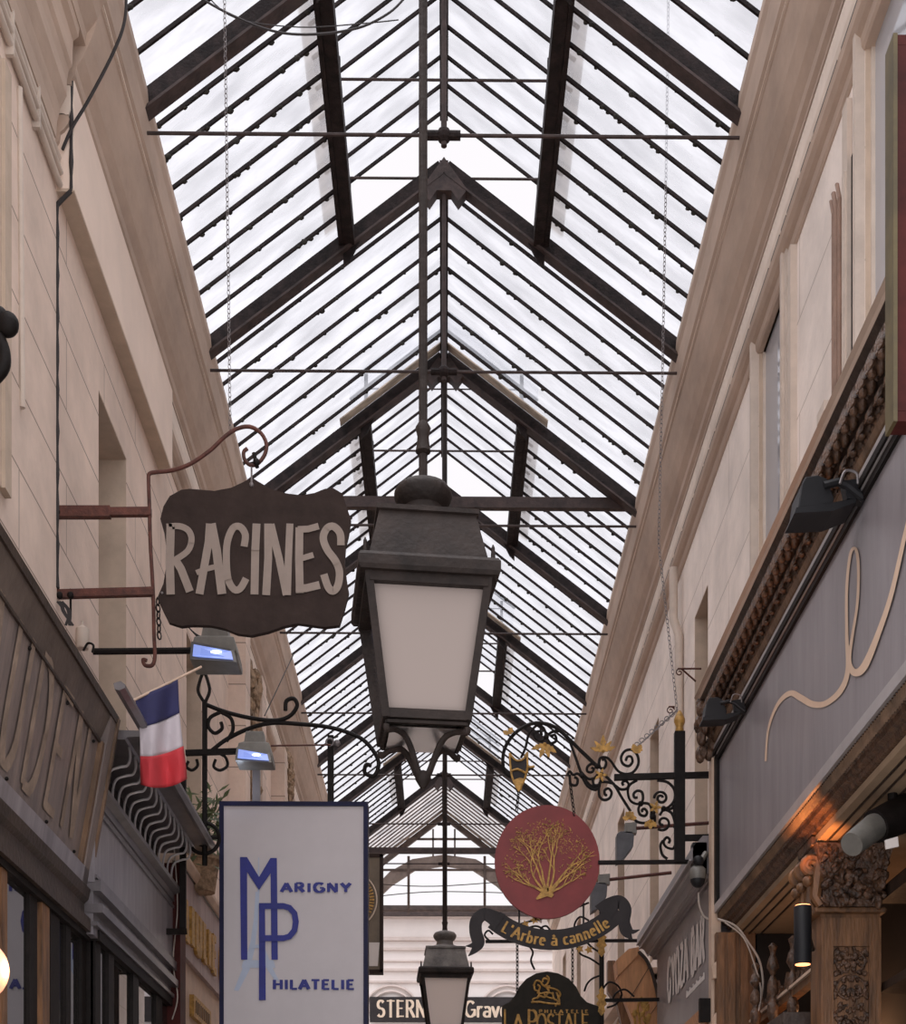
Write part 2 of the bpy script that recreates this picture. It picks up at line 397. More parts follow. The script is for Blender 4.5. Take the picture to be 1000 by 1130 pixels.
for side, hs in ((-1, LH), (1, RH)):
    for (a, b, z0, z1) in hs:
        wn += 1
        near = side > 0 and a < 9
        x = side * (1.905 if near else 2.12)
        r = sroot('window_%d' % wn, (x, (a + b) / 2, z0))
        build(MB().box(x, x + side * .02, a + .04, b - .04, z0 + .04, z1 - .04), 'window_glass', WING, r)
        fr = MB()
        for ya, yb in (((a, a + .02), (b - .02, b)) if near else ((a, a + .05), (b - .05, b), ((a + b) / 2 - .02, (a + b) / 2 + .02))): fr.box(x - side * (.012 if near else .03), x + side * .03, ya, yb, z0, z1)
        for za in (z0, z1 - .05) if near else (z0, (z0 + z1) / 2, z1 - .05): fr.box(x - side * (.011 if near else .029), x + side * .029, a, b, za, za + .05)
        build(fr, 'window_frame', CREAMW if not near else PIPE, r)
        rv = MB()   # reveal lining
        xi = side * 1.872
        for ya, yb in ((a, a + .006), (b - .006, b)): rv.box(min(xi, x), max(xi, x), ya, yb, z0, z1)
        rv.box(min(xi, x), max(xi, x), a, b, z1 - .006, z1); rv.box(min(xi, x), max(xi, x), a, b, z0, z0 + .006)
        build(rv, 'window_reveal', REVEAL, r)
        if near:
            ar = MB(); xf = 1.87
            for (w0, w1, dp) in ((0, .035, .045), (.035, .08, .03), (.08, .13, .018)):
                ar.box(xf - dp, xf, a - w1, a - w0, z0, z1 + .02); ar.box(xf - dp, xf, b + w0, b + w1, z0, z1 + .02)
            build(ar, 'window_architrave', PIPE, r)
# cornices: profile in (|X|, z') from the glass edge down to the wall
def cornice(side, y0, y1, drop=0.):
    pr = [(1.60, 6.27), (1.595, 6.20), (1.61, 6.16), (1.625, 6.02), (1.645, 6.00), (1.648, 5.985), (1.655, 5.98), (1.668, 5.93), (1.70, 5.83), (1.735, 5.75), (1.77, 5.70), (1.775, 5.66), (1.795, 5.64), (1.795, 5.615)]
    fr = [(1.80, 5.61), (1.80, 5.50), (1.808, 5.47)]
    lo = [(1.83, 5.475), (1.805, 5.455), (1.812, 5.425), (1.83, 5.40), (1.85, 5.385), (1.855, 5.345), (1.865, 5.33)]
    bx = 2.0
    r = sroot('trim_left' if side < 0 else 'trim_right', (side * 1.8, (y0 + y1) / 2, E + 5.4))
    f = lambda pts: [(side * x, E + z) for x, z in pts]
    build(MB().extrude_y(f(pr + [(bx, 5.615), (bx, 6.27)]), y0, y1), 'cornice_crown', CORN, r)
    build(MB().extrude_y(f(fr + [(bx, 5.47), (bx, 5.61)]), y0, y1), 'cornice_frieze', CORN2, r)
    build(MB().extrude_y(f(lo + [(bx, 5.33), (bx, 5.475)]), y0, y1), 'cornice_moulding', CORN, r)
    m = MB(); y = y0
    while y < y1:
        l = random.uniform(.25, .8); zz = random.uniform(-.004, .004)
        m.beam((side * (1.646), y, E + 6.003 + zz), (side * 1.646, min(y1, y + l), E + 6.003 + zz), .012, .010); y += l + .004
    build(m, 'cornice_fillet', CORN2, r)
    if side > 0:
        m = MB(); y = y0
        while y < y1:     # broken gap between frieze and moulding
            l = random.uniform(.1, .5); m.box(1.806, 1.83, y, y + l, E + 5.455, E + 5.472); y += l + random.uniform(.02, .08)
        build(m, 'cornice_gap', WOODD, r)
    return r
cornice(-1, 7.0, 24.9); cornice(1, Y0, 24.9)
# nearer left stretch of cornice, heavier mouldings
r = sroot('trim_1', (-1.8, 5.5, E + 5.4))
nf = lambda pts: [(-x, E + z) for x, z in pts]
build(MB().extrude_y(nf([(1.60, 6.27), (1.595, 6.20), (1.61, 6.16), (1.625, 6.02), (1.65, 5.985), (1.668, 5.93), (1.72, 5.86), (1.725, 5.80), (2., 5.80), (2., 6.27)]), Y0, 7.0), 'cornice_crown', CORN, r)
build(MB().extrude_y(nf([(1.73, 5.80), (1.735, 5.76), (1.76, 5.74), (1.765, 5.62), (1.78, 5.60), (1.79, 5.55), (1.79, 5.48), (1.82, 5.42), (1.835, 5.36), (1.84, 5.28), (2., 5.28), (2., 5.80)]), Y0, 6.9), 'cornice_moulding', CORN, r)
# projecting plaster box on the left wall
r = sroot('trim_2', (-1.82, 8.2, E + 5.1), None)
build(MB().box(-1.99, -1.785, 7.02, 9.55, E + 5.12, E + 5.98), 'plaster_box', PLAST, r)
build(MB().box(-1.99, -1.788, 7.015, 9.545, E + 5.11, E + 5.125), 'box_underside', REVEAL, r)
# crumbling pilaster stumps on the left wall
m = MB()
for (px, pya, pyb, Yc) in ((268, 735, 880, 13.2), (308, 835, 900, 16.2)):
    for i in range(170):
        t = random.random(); py = pya + (pyb - pya) * t
        c = P(px + random.uniform(-9, 9) * (13.2 / Yc) * (.35 + .65 * t), py, Yc)
        c.x = -1.74 + random.uniform(-.10, .03); c.y = Yc + random.uniform(-.25, .25)
        m.ball(c, (random.uniform(.02, .06), random.uniform(.04, .1), random.uniform(.04, .11)), 5, 4)
o = build(m, 'trim_3', STONE); struct(o, 'crumbling brown masonry where the left wall plaster has broken away')
m = MB()
for Yc in (12.6, 13.75, 15.7): m.box(-1.87, -1.72, Yc, Yc + .3, E + 1.5, E + 5.45)
struct(build(m, 'trim_4', WALL_L), 'flat pilasters along the far left wall')
# far facade across the end of the passage
YF = 29.
m = MB().box(-6, 6, YF, YF + .4, 0, P(490, 1010, YF).z)
struct(build(m, 'wall_back', FACADE, loc=(0, YF, 0)))
m = MB()
for py, hh, dp in ((1010, .16, .22), (1037, .07, .1), (1048, .05, .08), (1061, .03, .05), (1071, .05, .08), (1084, .04, .05)):
    z = P(490, py, YF).z; m.box(-6, 6, YF - dp, YF, z - hh / 2, z + hh / 2)
for pxc in (432, 560):
    for rr in (30, 24):
        pts = [P(pxc + rr * math.cos(math.radians(a)), 1118 - rr * math.sin(math.radians(a)), YF - .03) for a in range(0, 181, 15)]
        m.tube(pts, .03, 5)
struct(build(m, 'trim_5', FACLINE), 'string courses and arch mouldings on the far white facade')
m = MB().box(-6, 6, YF - .3, YF + .1, P(490, 1014, YF).z, P(490, 1003, YF).z)
struct(build(m, 'trim_6', IRONB), 'dark gutter line on top of the far facade')

# ------------------------------------------------------------------ glazed roof
ZR, ZV, XV, XP, UP = E + 7.53, E + 6.285, 1.62, .653, .35
SL = (ZR - ZV) / XV
def TY(k): return 7.88 + 2.12 * k
def rz(x): return ZR - SL * abs(x)
SIDE = {-1: 'left', 1: 'right'}
nm_order = ['nearest', 'second', 'third', 'fourth', 'fifth', 'sixth', 'seventh', 'eighth', 'ninth']
for k in range(-1, 8):
    ya, yb = TY(k), TY(k + 1); raised = (k % 2 == 0)
    gm = GLASSR if k < 7 else GLASSF
    for s in (-1, 1):
        r = sroot('ceiling', (s * .8, (ya + yb) / 2, rz(.8)), 'sloping glass roof bay over the %s side, %s from the camera' % (SIDE[s], nm_order[k + 1]))
        xi = XP if raised else 0.0
        g = MB().add([(s * xi, ya, rz(xi)), (s * XV, ya, rz(XV)), (s * XV, yb, rz(XV)), (s * xi, yb, rz(xi))], [(0, 1, 2, 3)])
        build(g, 'glass', gm, r)
        n = 9 if raised else 8
        if k >= 7: n = 11
        for i in range(1, n):
            y = ya + (yb - ya) * i / n
            build(MB().beam((s * xi, y, rz(xi) - .018), (s * XV, y, rz(XV) - .018), .017, .020), 'glazing_bar', IRON if k < 7 else IRONL, r)
        if k < 7:
            ms = MB()
            for q in range(75):
                i = random.randint(1, n - 1); y = ya + (yb - ya) * i / n; t = random.random() ** 1.2; x = xi + (XV - xi) * t
                rr = random.uniform(.006, .015)
                ms.ball((s * x, y + random.uniform(-.01, .01), rz(x) - .028), (rr * 1.6, rr, rr * random.uniform(.8, 1.5)), 5, 4)
            o = build(ms, 'moss', MOSS, r); o['kind'] = 'stuff'
        if raised:
            u = MB().add([(0, ya - .02, ZR + UP), (s * .80, ya - .02, rz(.80) + UP), (s * .80, yb + .02, rz(.80) + UP), (0, yb + .02, ZR + UP)], [(0, 1, 2, 3)])
            build(u, 'upper_glass', gm, r)
            for i in range(0, n + 1):
                y = ya + (yb - ya) * i / n
                build(MB().beam((0, y, ZR + UP - .018), (s * .8, y, rz(.8) + UP - .018), .016, .018), 'upper_glazing_bar', IRON, r)
            build(MB().beam((s * XP, ya + .03, rz(XP) - .06), (s * XP, yb - .03, rz(XP) - .06), .075, .12), 'purlin', IRON, r)
            build(MB().beam((s * (XP + .055), ya + .03, rz(XP) - .11), (s * (XP + .055), yb - .03, rz(XP) - .11), .03, .03), 'purlin_flange', IRON, r)
            m = MB()
            for y in (ya + .05, (ya + yb) / 2, yb - .05): m.beam((s * XP, y, rz(XP)), (s * XP, y, rz(XP) + UP - .03), .03, .03, (0, 1, 0))
            build(m, 'clerestory_posts', IRON, r)
            # tinted sheet on lower glass: painted shade where the raised eave doubles it
            m = MB().add([(s * (XP), ya + .1, rz(XP) + .02), (s * (XP + .16), ya + .1, rz(XP + .16) + .02), (s * (XP + .16), yb - .1, rz(XP + .16) + .02), (s * XP, yb - .1, rz(XP) + .02)], [(0, 1, 2, 3)])
            build(m, 'overlap_shade_strip', GLASSD, r)
    if raised:
        m = MB(); 
        for y in (ya + 1.26, yb - .02): m.tube([(-.66, y, rz(XP) + UP), (.66, y, rz(XP) + UP)], .009, 6)
        m.tube([(-.66, ya + .3, rz(XP) + UP), (.66, ya + .3, rz(XP) + UP)], .006, 6)
        build(m, 'tie_bar', IRONB, r)
        build(MB().box(-.028, .028, ya, yb, ZR + UP - .09, ZR + UP - .01), 'ridge_beam', IRON, r)
    else:
        build(MB().box(-.03, .03, ya, yb, ZR - .10, ZR - .01), 'ridge_beam', IRON, r)
        m = MB()
        for s in (-1, 1):
            for y, yw in ((ya + .05, ya + .15), (yb - .15, yb - .05)):
                if k in (-1,) and y < ya + .1: continue
                m.prism([(0, y, rz(0) - .004), (s * .86, y, rz(.86) - .004), (s * .86, yw, rz(.86) - .004), (0, yw, rz(0) - .004)], (0, 0, -.012))
        build(m, 'flashing_board', BOARD, r)
tl = ['roof truss at the very top of the photo, rafters leaving the frame', 'roof truss whose apex shows high between the white gable openings',
      'roof truss with the tie rod crossing just above the big lantern', 'roof truss whose apex hides behind the cap of the big lantern',
      'roof truss crossing behind the glass of the big lantern', 'roof truss just right of the foot of the big lantern, fifth back',
      'roof truss seen below the big lantern, sixth back', 'far roof truss whose apex shows right under the big lantern finial']
for k in range(0, 8):
    y = TY(k)
    r = thing('roof_truss', 'dark iron ' + tl[k], 'roof truss', (0, y, E + 6.06), 'iron trusses of the glass roof')
    for s in (-1, 1):
        build(MB().beam((s * .01, y, rz(.01) - .07), (s * 1.64, y, rz(1.64) - .07), .065, .10), 'rafter', IRON, r)
        build(MB().beam((s * .0, y, rz(0) - .125), (s * 1.64, y, rz(1.64) - .125), .095, .014), 'rafter_flange', IRONB, r)
        build(MB().tube([(0, y, E + 6.06), (s * 1.61, y, E + 6.06)], .010, 6), 'tie_rod', IRONB, r)
        if k % 2 == 1 or k % 2 == 0:
            m = MB()   # gusset between rafter and purlin
            m.prism([(s * (XP - .10), y - .01, rz(XP - .1) - .1), (s * (XP + .04), y - .01, rz(XP + .04) - .1), (s * (XP + .04), y - .01, rz(XP + .04) - .22), (s * (XP - .01), y - .01, rz(XP) - .2)], (0, .02, 0))
            build(m, 'gusset', IRON, r)
    m = MB().prism([(-.16, y - .045, rz(.16) - .12), (0, y - .045, ZR - .02), (.16, y - .045, rz(.16) - .12), (.10, y - .045, rz(.16) - .2), (.05, y - .045, ZR - .25), (-.05, y - .045, ZR - .25), (-.10, y - .045, rz(.16) - .2)], (0, .09, 0))
    build(m, 'apex_plate', IRONB, r)
    build(MB().tube([(0, y, ZR - .1), (0, y, E + 6.0)], .016, 8), 'king_rod', IRONB, r)
    m = MB().tube([(-.09, y, E + 6.06), (.09, y, E + 6.06)], .024, 8); m.ball((0, y, E + 6.06), .042, 8, 6)
    build(m, 'turnbuckle', IRON, r)
    if k in (2, 7):
        build(MB().box(-1.62, 1.62, y + .05, y + .11, E + 6.24, E + 6.33), 'collar_beam', IRONB, r)
ARCHM = mat('arch_paint', (.33, .27, .24), .8, var=.2)
# end gable
YG = TY(8)
r = thing('end_gable', 'dark iron gable with a shallow curved arch closing the far end of the roof', 'gable', (0, YG, E + 6))
oa = [P(x, y, YG) for x, y in ((385, 1005), (408, 985), (430, 962), (455, 948), (490, 943), (525, 948), (550, 962), (575, 985), (598, 1005))]
ia = [P(x, y, YG) for x, y in ((598, 1018), (572, 1000), (548, 977), (522, 960), (490, 955), (458, 960), (432, 977), (408, 1000), (385, 1018))]
build(MB().prism(oa + ia, (0, .08, 0)), 'arch', ARCHM, r)
m = MB()
for s in (-1, 1): m.beam((0, YG, ZR - .08), (s * 1.64, YG, rz(1.64) - .08), .08, .09)
build(m, 'rafters', IRONL, r)
m = MB()
for px in (451, 535): m.beam(P(px, 945, YG), P(px, 1008, YG), .045, .045, (0, 1, 0))
for px in (478, 502): m.beam(P(px, 915, YG), P(px, 945, YG), .03, .03, (0, 1, 0))
for py in (960, 1005, 926): m.beam(P(440 if py == 926 else 390, py, YG), P(540 if py == 926 else 590, py, YG), .03, .035)
build(m, 'mullion', IRONL, r)
m = MB()
for py in (975, 990): m.tube(spx(((408, py), (480, py + (3 if py < 980 else -6)), (580, py - 4)), YG - .4), .008, 5)
build(m, 'tie_wire', IRONB, r)
# outside buildings seen through the open gables
for px0, px1, py0, py1, Yb, lab in ((380, 600, 478, 700, 20., 'pale building outside, seen through the open roof gable above the big lantern'),):
    pass

# ------------------------------------------------------------------ lanterns
def lantern(pxc, Y, pyref, sc_, rot, label, m1, m2, top, rodtop):
    """pyref: picture row of the top of the eave; sc_: metres per picture pixel of the big lantern"""
    c = P(pxc, pyref, Y); k = sc_
    r = thing('hanging_lantern', label, 'lantern', c, 'square street lanterns hanging on rods under the glass roof')
    def Z(py): return (645 - py) * k
    wp = lambda prof, n=4: MB().lathe([(w / 2 * k, Z(y)) for w, y in prof], c, n, rot)
    build(wp([(134, 664), (146, 664), (151, 660), (151, 650), (146, 646), (126, 643)]), 'eave', m1, r)
    build(wp([(128, 645), (126, 641), (104, 592), (110, 591), (110, 586), (98, 584)]), 'hood', m2, r)
    build(MB().lathe([(w / 2 * k, Z(y)) for w, y in [(96, 585), (88, 580), (66, 576), (50, 574), (46, 568), (44, 562), (58, 556), (64, 550), (64, 545), (56, 539), (40, 536), (20, 534), (8, 530)]], c, 24), 'chimney_cap', m2, r, smooth=True)
    # glass frustum with corner bars
    tw, bw, ty, by = 124, 84, 667, 803
    R = Matrix.Rotation(rot, 3, 'Z')
    def corner(w, py, i, j): return Vector(c) + R @ Vector((i * w / 2 * k, j * w / 2 * k, Z(py)))
    fm = MB()
    for i, j in ((-1, -1), (1, -1), (1, 1), (-1, 1)):
        fm.beam(corner(tw + 4, ty - 4, i, j), corner(bw + 4, by + 6, i, j), .025 * k / .00303, .025 * k / .00303, (0, 1, 0))
    cs = [(-1, -1), (1, -1), (1, 1), (-1, 1)]
    for a in range(4):
        p, q = cs[a], cs[(a + 1) % 4]
        fm.beam(corner(bw + 2, by + 2, *p), corner(bw + 2, by + 2, *q), .028 * k / .00303, .03 * k / .00303)
        fm.beam(corner(bw + 2, by + 10, *p), corner(bw + 2, by + 10, *q), .012 * k / .00303, .010 * k / .00303)
        fm.beam(corner(tw + 2, ty + 2, *p), corner(tw + 2, ty + 2, *q), .03 * k / .00303, .03 * k / .00303)
    build(fm, 'frame', m1, r)
    for a, (p, q) in enumerate([(cs[0], cs[1]), (cs[1], cs[2]), (cs[2], cs[3]), (cs[3], cs[0])]):
        g = MB().add([corner(tw - 4, ty, *p), corner(tw - 4, ty, *q), corner(bw - 2, by, *q), corner(bw - 2, by, *p)], [(0, 1, 2, 3)])
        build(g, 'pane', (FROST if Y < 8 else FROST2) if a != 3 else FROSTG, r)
    g = MB().add([corner(bw - 6, by + 14, *q) for q in cs], [(0, 1, 2, 3)])
    build(g, 'bottom_pane', FROST, r)
    for p in cs:
        a = corner(bw + 2, by + 19, *p); f = Vector(c) + Vector((0, 0, Z(862)))
        d = a - f; pts = []
        for t, out, up in ((-.1, 1.02, .12), (0, 1.0, 0), (.25, .78, .10), (.45, .55, .06), (.6, .40, -.12), (.75, .28, -.40), (.88, .17, -.72), (1, .05, -.98)):
            pts.append((f.x + d.x * out, f.y + d.y * out, a.z + (a.z - f.z) * up))
        build(MB().tube(cat_rom(pts, 4), .0105 * k / .00303, 7), 'scroll_foot', m1, r, smooth=True)
        # small pegs on the eave corners
        e = corner(136, 640, *p); build(MB().lathe([(.008 * k / .00303, -.02 * k / .00303), (.006 * k / .00303, .02 * k / .00303), (.002, .03 * k / .00303)], e, 6), 'corner_peg', m1, r)
    f = Vector(c)
    build(MB().lathe([(1 * k, Z(850)), (8 * k, Z(853)), (9 * k, Z(860)), (6 * k, Z(865)), (3 * k, Z(870)), (1 * k, Z(871))], f, 12), 'finial', m1, r, smooth=True)
    rod = MB().tube([(c.x, c.y, c.z + Z(534)), (c.x, c.y, rodtop)], .0145 if Y < 8 else .020, 8)
    build(rod, 'rod', m1, r)
    build(MB().lathe([(.014, 0), (.026, .01), (.022, .03), (.019, .06), (.026, .09), (.014, .11)], (c.x, c.y, P(pxc, top, Y).z), 12), 'rod_collar', m1, r, smooth=True)
    return r
lantern(467, 4.85, 645, .00303, math.radians(6.5), 'large dark square lantern with frosted panes hanging on a long rod in the middle', LANT, LANT, 502, E + 7.45)
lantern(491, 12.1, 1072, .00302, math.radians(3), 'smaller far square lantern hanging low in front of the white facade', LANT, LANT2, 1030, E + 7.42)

# ------------------------------------------------------------------ RACINES sign and its bracket
YR = 7.04
def s7(x, y): return (170 + x / 4.348, 460 + y / 4.348)
r = thing('shop_sign', 'dark wavy-edged hanging board painted RACINES in taupe capitals', 'sign', P(280, 615, YR))
ol = [(30, 490), (45, 430), (75, 380), (130, 350), (170, 345), (290, 355), (370, 340), (430, 312), (468, 290), (500, 310), (560, 345), (640, 368), (710, 376), (770, 365), (820, 345), (860, 342), (905, 368), (920, 420), (945, 490), (935, 560), (920, 620), (915, 700), (925, 780), (935, 840), (915, 920), (890, 1000), (820, 1008), (760, 1000), (690, 990), (620, 1005), (550, 1030), (470, 1048), (400, 1040), (340, 1015), (270, 1000), (180, 998), (130, 1004), (70, 985), (40, 925), (15, 870), (45, 800), (58, 720), (60, 640), (50, 560)]
bd = build(MB().prism([P(*s7(*p), YR) for p in ol], (0, .03, 0)), 'board', SIGNB, r)
m = MB(); zc = 0
RAC = [([(80, 512), (78, 600), (76, 700), (80, 852)], 40), ([(60, 528), (120, 524), (165, 545), (180, 590), (160, 645), (95, 690)], 30), ([(96, 675), (130, 730), (172, 838)], 38),
       ([(268, 512), (262, 600), (218, 850)], 38), ([(275, 512), (300, 640), (326, 850)], 42), ([(203, 748), (250, 730), (306, 716)], 26),
       ([(432, 622), (438, 565), (412, 527), (378, 535), (352, 600), (347, 690), (356, 780), (385, 828), (415, 822), (442, 775)], 34),
       ([(492, 512), (486, 640), (482, 852)], 38), ([(548, 512), (548, 680), (538, 855)], 38), ([(560, 515), (600, 680), (636, 855)], 36), ([(652, 512), (645, 680), (640, 855)], 34),
       ([(698, 530), (696, 680), (700, 845)], 38), ([(690, 540), (740, 538), (790, 524)], 32), ([(705, 680), (765, 662)], 28), ([(680, 822), (730, 822), (795, 806)], 38),
       ([(897, 616), (893, 560), (862, 526), (830, 535), (812, 580), (830, 635), (870, 690), (890, 745), (882, 810), (858, 836), (835, 815), (815, 755)], 36)]
for pl, w in RAC:
    q = [(v.x, v.y) for v in (cat_rom(pl, 4) if len(pl) > 3 else [Vector((*p, 0)) for p in pl])]
    n_ = len(q); hw = w / 2
    for quad in thick(q, lambda dx, dy: hw):
        zc += 1
        m.add([P(*s7(u, v), YR - .004 - .0003 * (zc % 13)) for u, v in quad] , [(0, 1, 2, 3)])
build(m, 'lettering', SIGNL, bd)
m = MB(); a = P(*s7(468, 240), YR)
m.tube([P(*s7(468, 235), YR), P(*s7(468, 320), YR - .005)], .005, 6); m.ball(P(*s7(468, 325), YR), .012)
m.ball(P(*s7(38, 845), YR), .007)
build(m, 'hook', CHAINM, r)
r = thing('sign_bracket', 'rust red iron wall bracket with a curled arm holding the RACINES board', 'bracket', P(66, 610, YR))
build(MB().beam(P(62, 566, YR), P(167, 565, YR), .03, .038), 'upper_arm', RUST, r)
build(MB().beam(P(62, 565.5, YR - .001), P(122, 565.5, YR - .001), .036, .052), 'upper_sleeve', RUST, r)
build(MB().beam(P(62, 656, YR), P(170, 653, YR), .03, .038), 'lower_arm', RUST, r)
pts = [(165, 735), (158, 733), (157, 727), (163, 726)]
m = MB().tube(spx([(162, 729), (158, 728), (160, 734), (168, 734), (171, 724), (170, 700), (169, 653), (166, 600), (165, 560), (164, 530), (165, 523), (172, 521), (190, 519), (210, 512), (232, 497), (248, 482), (262, 473), (276, 471), (288, 478), (294, 490), (292, 502), (284, 512), (276, 513), (270, 507), (269, 499), (273, 495)], YR, 5), .0095, 8)
build(m, 'scroll_rod', RUST, r, smooth=True)
m = MB()
for px, py in ((64, 566), (66, 657), (283, 510), (78, 657)): m.ball(P(px, py, YR - .01), .018)
m.tube([P(78, 650, YR), P(78, 680, YR)], .006, 6); m.tube([P(280, 500, YR), P(284, 516, YR)], .010, 6); m.tube([P(274, 512, YR), P(290, 508, YR)], .006, 6)
build(m, 'fixing', BLACK, r)
def chain_mb(pts, ll, rr, m=None):
    m = m or MB(); pts = [Vector(p) for p in pts]; flip = 0
    for a, b in zip(pts, pts[1:]):
        d = b - a; n = max(1, int(d.length / (ll * .8))); dn = d.normalized(); sd = dn.orthogonal().normalized(); s2 = dn.cross(sd)
        for i in range(n):
            c = a + d * ((i + .5) / n); q = sd if flip else s2; flip = 1 - flip
            ring = [c + dn * (ll * .5 * math.cos(t)) + q * (ll * .28 * math.sin(t)) for t in [2 * PI * j / 8 for j in range(8)]]
            m.tube(ring, rr, 4, closed=True)
    return m
tag(build(chain_mb([P(174, 660, YR - .02), P(176, 705, YR - .02)], .04, .004), 'hanging_chain', BLACK), 'short loose black chain dangling from the rusty RACINES bracket', 'chain')
tag(build(chain_mb([P(246, -120, YR), P(250, 150, YR), P(252, 300, YR), P(254, 474, YR)], .028, .0018), 'hanging_chain', CHAINM), 'long thin pale chain hanging from the roof down to the rusty curled bracket', 'chain', )
YA = 8.8
tag(build(chain_mb([P(738, -20, YA), P(735, 200, YA), P(731, 420, YA), P(727, 600, YA), P(748, 790, YA)], .032, .0022), 'hanging_chain', CHAINM), 'long thin pale chain hanging in front of the right cornice', 'chain')
# cables
m = MB().tube(spx([(139, -30), (138, 20), (125, 58), (98, 110), (80, 140), (69, 165)], 7.0, 6), .008, 6)
tag(build(m, 'cable', WIRE), 'black cable swinging from the roof edge to the left wall at the top', 'cable')
pts = [P(64, 165, 7.0)]; 
m = MB(); q = []
for i in range(40):
    t = i / 39; y = 40 + (650 - 40) * t; p = P(66 + 1.2 * math.sin(t * 17) + random.uniform(-.6, .6), y, 7.03); p.x = -1.868 if y > 215 else -1.80; p.y = 7.02; q.append(p)
m.tube(q, [.010 + .003 * math.sin(i * 2.3) for i in range(40)], 6)
tag(build(m, 'cable', WIRE), 'tarry black cable running straight down the left wall', 'cable')
m = MB().tube(spx([(205, -12), (250, 14), (300, 34), (345, 38), (395, 31), (430, 14), (450, -6)], 7.5, 6), .006, 5)
m.tube(spx([(225, -8), (260, 20), (330, 30), (400, 26), (440, 22)], 7.55, 6), .003, 5)
tag(build(m, 'cable', WIRE), 'slack dark cable looping under the glass at the top left', 'cable')
# conduits running down along the left cornice
m = MB()
for k_, (x_, z_) in enumerate(((1.875, 5.26), (1.86, 5.20), (1.862, 5.15))):
    m.tube([(-x_ + .012, 4.2, E + z_), (-x_ + .012, 5.5, E + z_ + .01), (-x_ + .012, 7.0, E + z_ - .01 * k_)], .016 if k_ else .022, 8)
for yy in (5.2, 5.75, 6.2, 6.6): m.box(-1.872, -1.835, yy, yy + .02, E + 5.10, E + 5.29)
tag(build(m, 'conduit', PIPE, smooth=True), 'bundle of cream painted pipes clipped under the left cornice', 'pipe')
m = MB().tube([(-1.862, 6.38, E + 5.1), (-1.862, 6.42, E + 3.72)], .014, 8)
tag(build(m, 'conduit', PIPE), 'thin vertical cream pipe ending halfway down the left wall', 'pipe')
# window surround at the left edge
m = MB().box(-1.87, -1.84, 6.10, 6.19, E + 3.2, E + 5.0); m.box(-1.87, -1.855, 6.02, 6.10, E + 3.2, E + 5.0)
struct(build(m, 'trim_7', REVEAL), 'narrow vertical moulding at the left edge')

# ------------------------------------------------------------------ near left shopfront
def tilt(t, Y, d=0.):   # point on the tilted fascia: t 0 top ... 1 bottom, d outward
    return Vector((-1.51 - .14 * t + d * .985, Y, E + 2.457 - .797 * t - d * .17))
r = thing('fascia_sign', 'old grey wooden fascia board leaning forward with faded condensed letters', 'sign', (-1.6, 5.6, E + 2))
YE = 6.72
def slab(m, t0, t1, ya, yb, d0, d1):
    return m.add([tilt(t0, ya, d0), tilt(t0, yb, d0), tilt(t1, yb, d0), tilt(t1, ya, d0), tilt(t0, ya, d1), tilt(t0, yb, d1), tilt(t1, yb, d1), tilt(t1, ya, d1)],
                 [(0, 1, 2, 3), (7, 6, 5, 4), (0, 4, 5, 1), (1, 5, 6, 2), (2, 6, 7, 3), (3, 7, 4, 0)])
m = slab(MB(), .17, .90, Y0, YE - .08, -.10, -.03); bd = build(m, 'panel', WOODO, r)
m = MB().add([tilt(0, Y0), tilt(0, YE), tilt(.195, YE - .13, -.035), tilt(.195, Y0, -.035), tilt(0, Y0, -.12), tilt(0, YE, -.12), tilt(.195, YE - .13, -.12), tilt(.195, Y0, -.12)],
             [(0, 1, 2, 3), (7, 6, 5, 4), (0, 4, 5, 1), (1, 5, 6, 2), (2, 6, 7, 3), (3, 7, 4, 0)])
build(m, 'top_moulding', WOODG, r)
m = slab(MB(), -.012, .03, Y0, YE + .01, -.12, .006); slab(m, .185, .20, Y0, YE - .13, -.04, -.018); build(m, 'top_fillet', WOODD, r)
m = slab(MB(), .886, 1., Y0, YE, -.12, 0.); build(m, 'bottom_rail', SHOP, r)
m = slab(MB(), .985, 1.012, Y0, YE + .01, -.14, .008); slab(m, .872, .89, Y0, YE - .12, -.05, -.02); build(m, 'bottom_fillet', WOODB, r)
m = slab(MB(), .02, .99, YE - .10, YE, -.12, .0); build(m, 'end_stile', WOODO, r)
m = slab(MB(), .0, 1., YE - .01, YE + .012, -.12, .012); slab(m, .19, .88, YE - .135, YE - .10, -.12, -.008); build(m, 'end_fillet', WOODB, r)
m = MB()
for yy in (5.5, 6.05, 6.5):
    for t in (.23, .85): build(MB().ball(tilt(t, yy, -.025), .008), 'screw', BLACK, bd)
def tilt_map(u, v, d): return tilt(.80 - v, u, -.029 + d)
q, w = text('CHAUDEN', .50, wv=.095, wh=.08, xs=.62, gap=.17)
s_ = (6.46 - 4.42) / w
m = MB().ribbons([[(4.42 + u * s_, v / .797) for u, v in p] for p in q], tilt_map, .003)
build(m, 'lettering', TAUPE, bd)
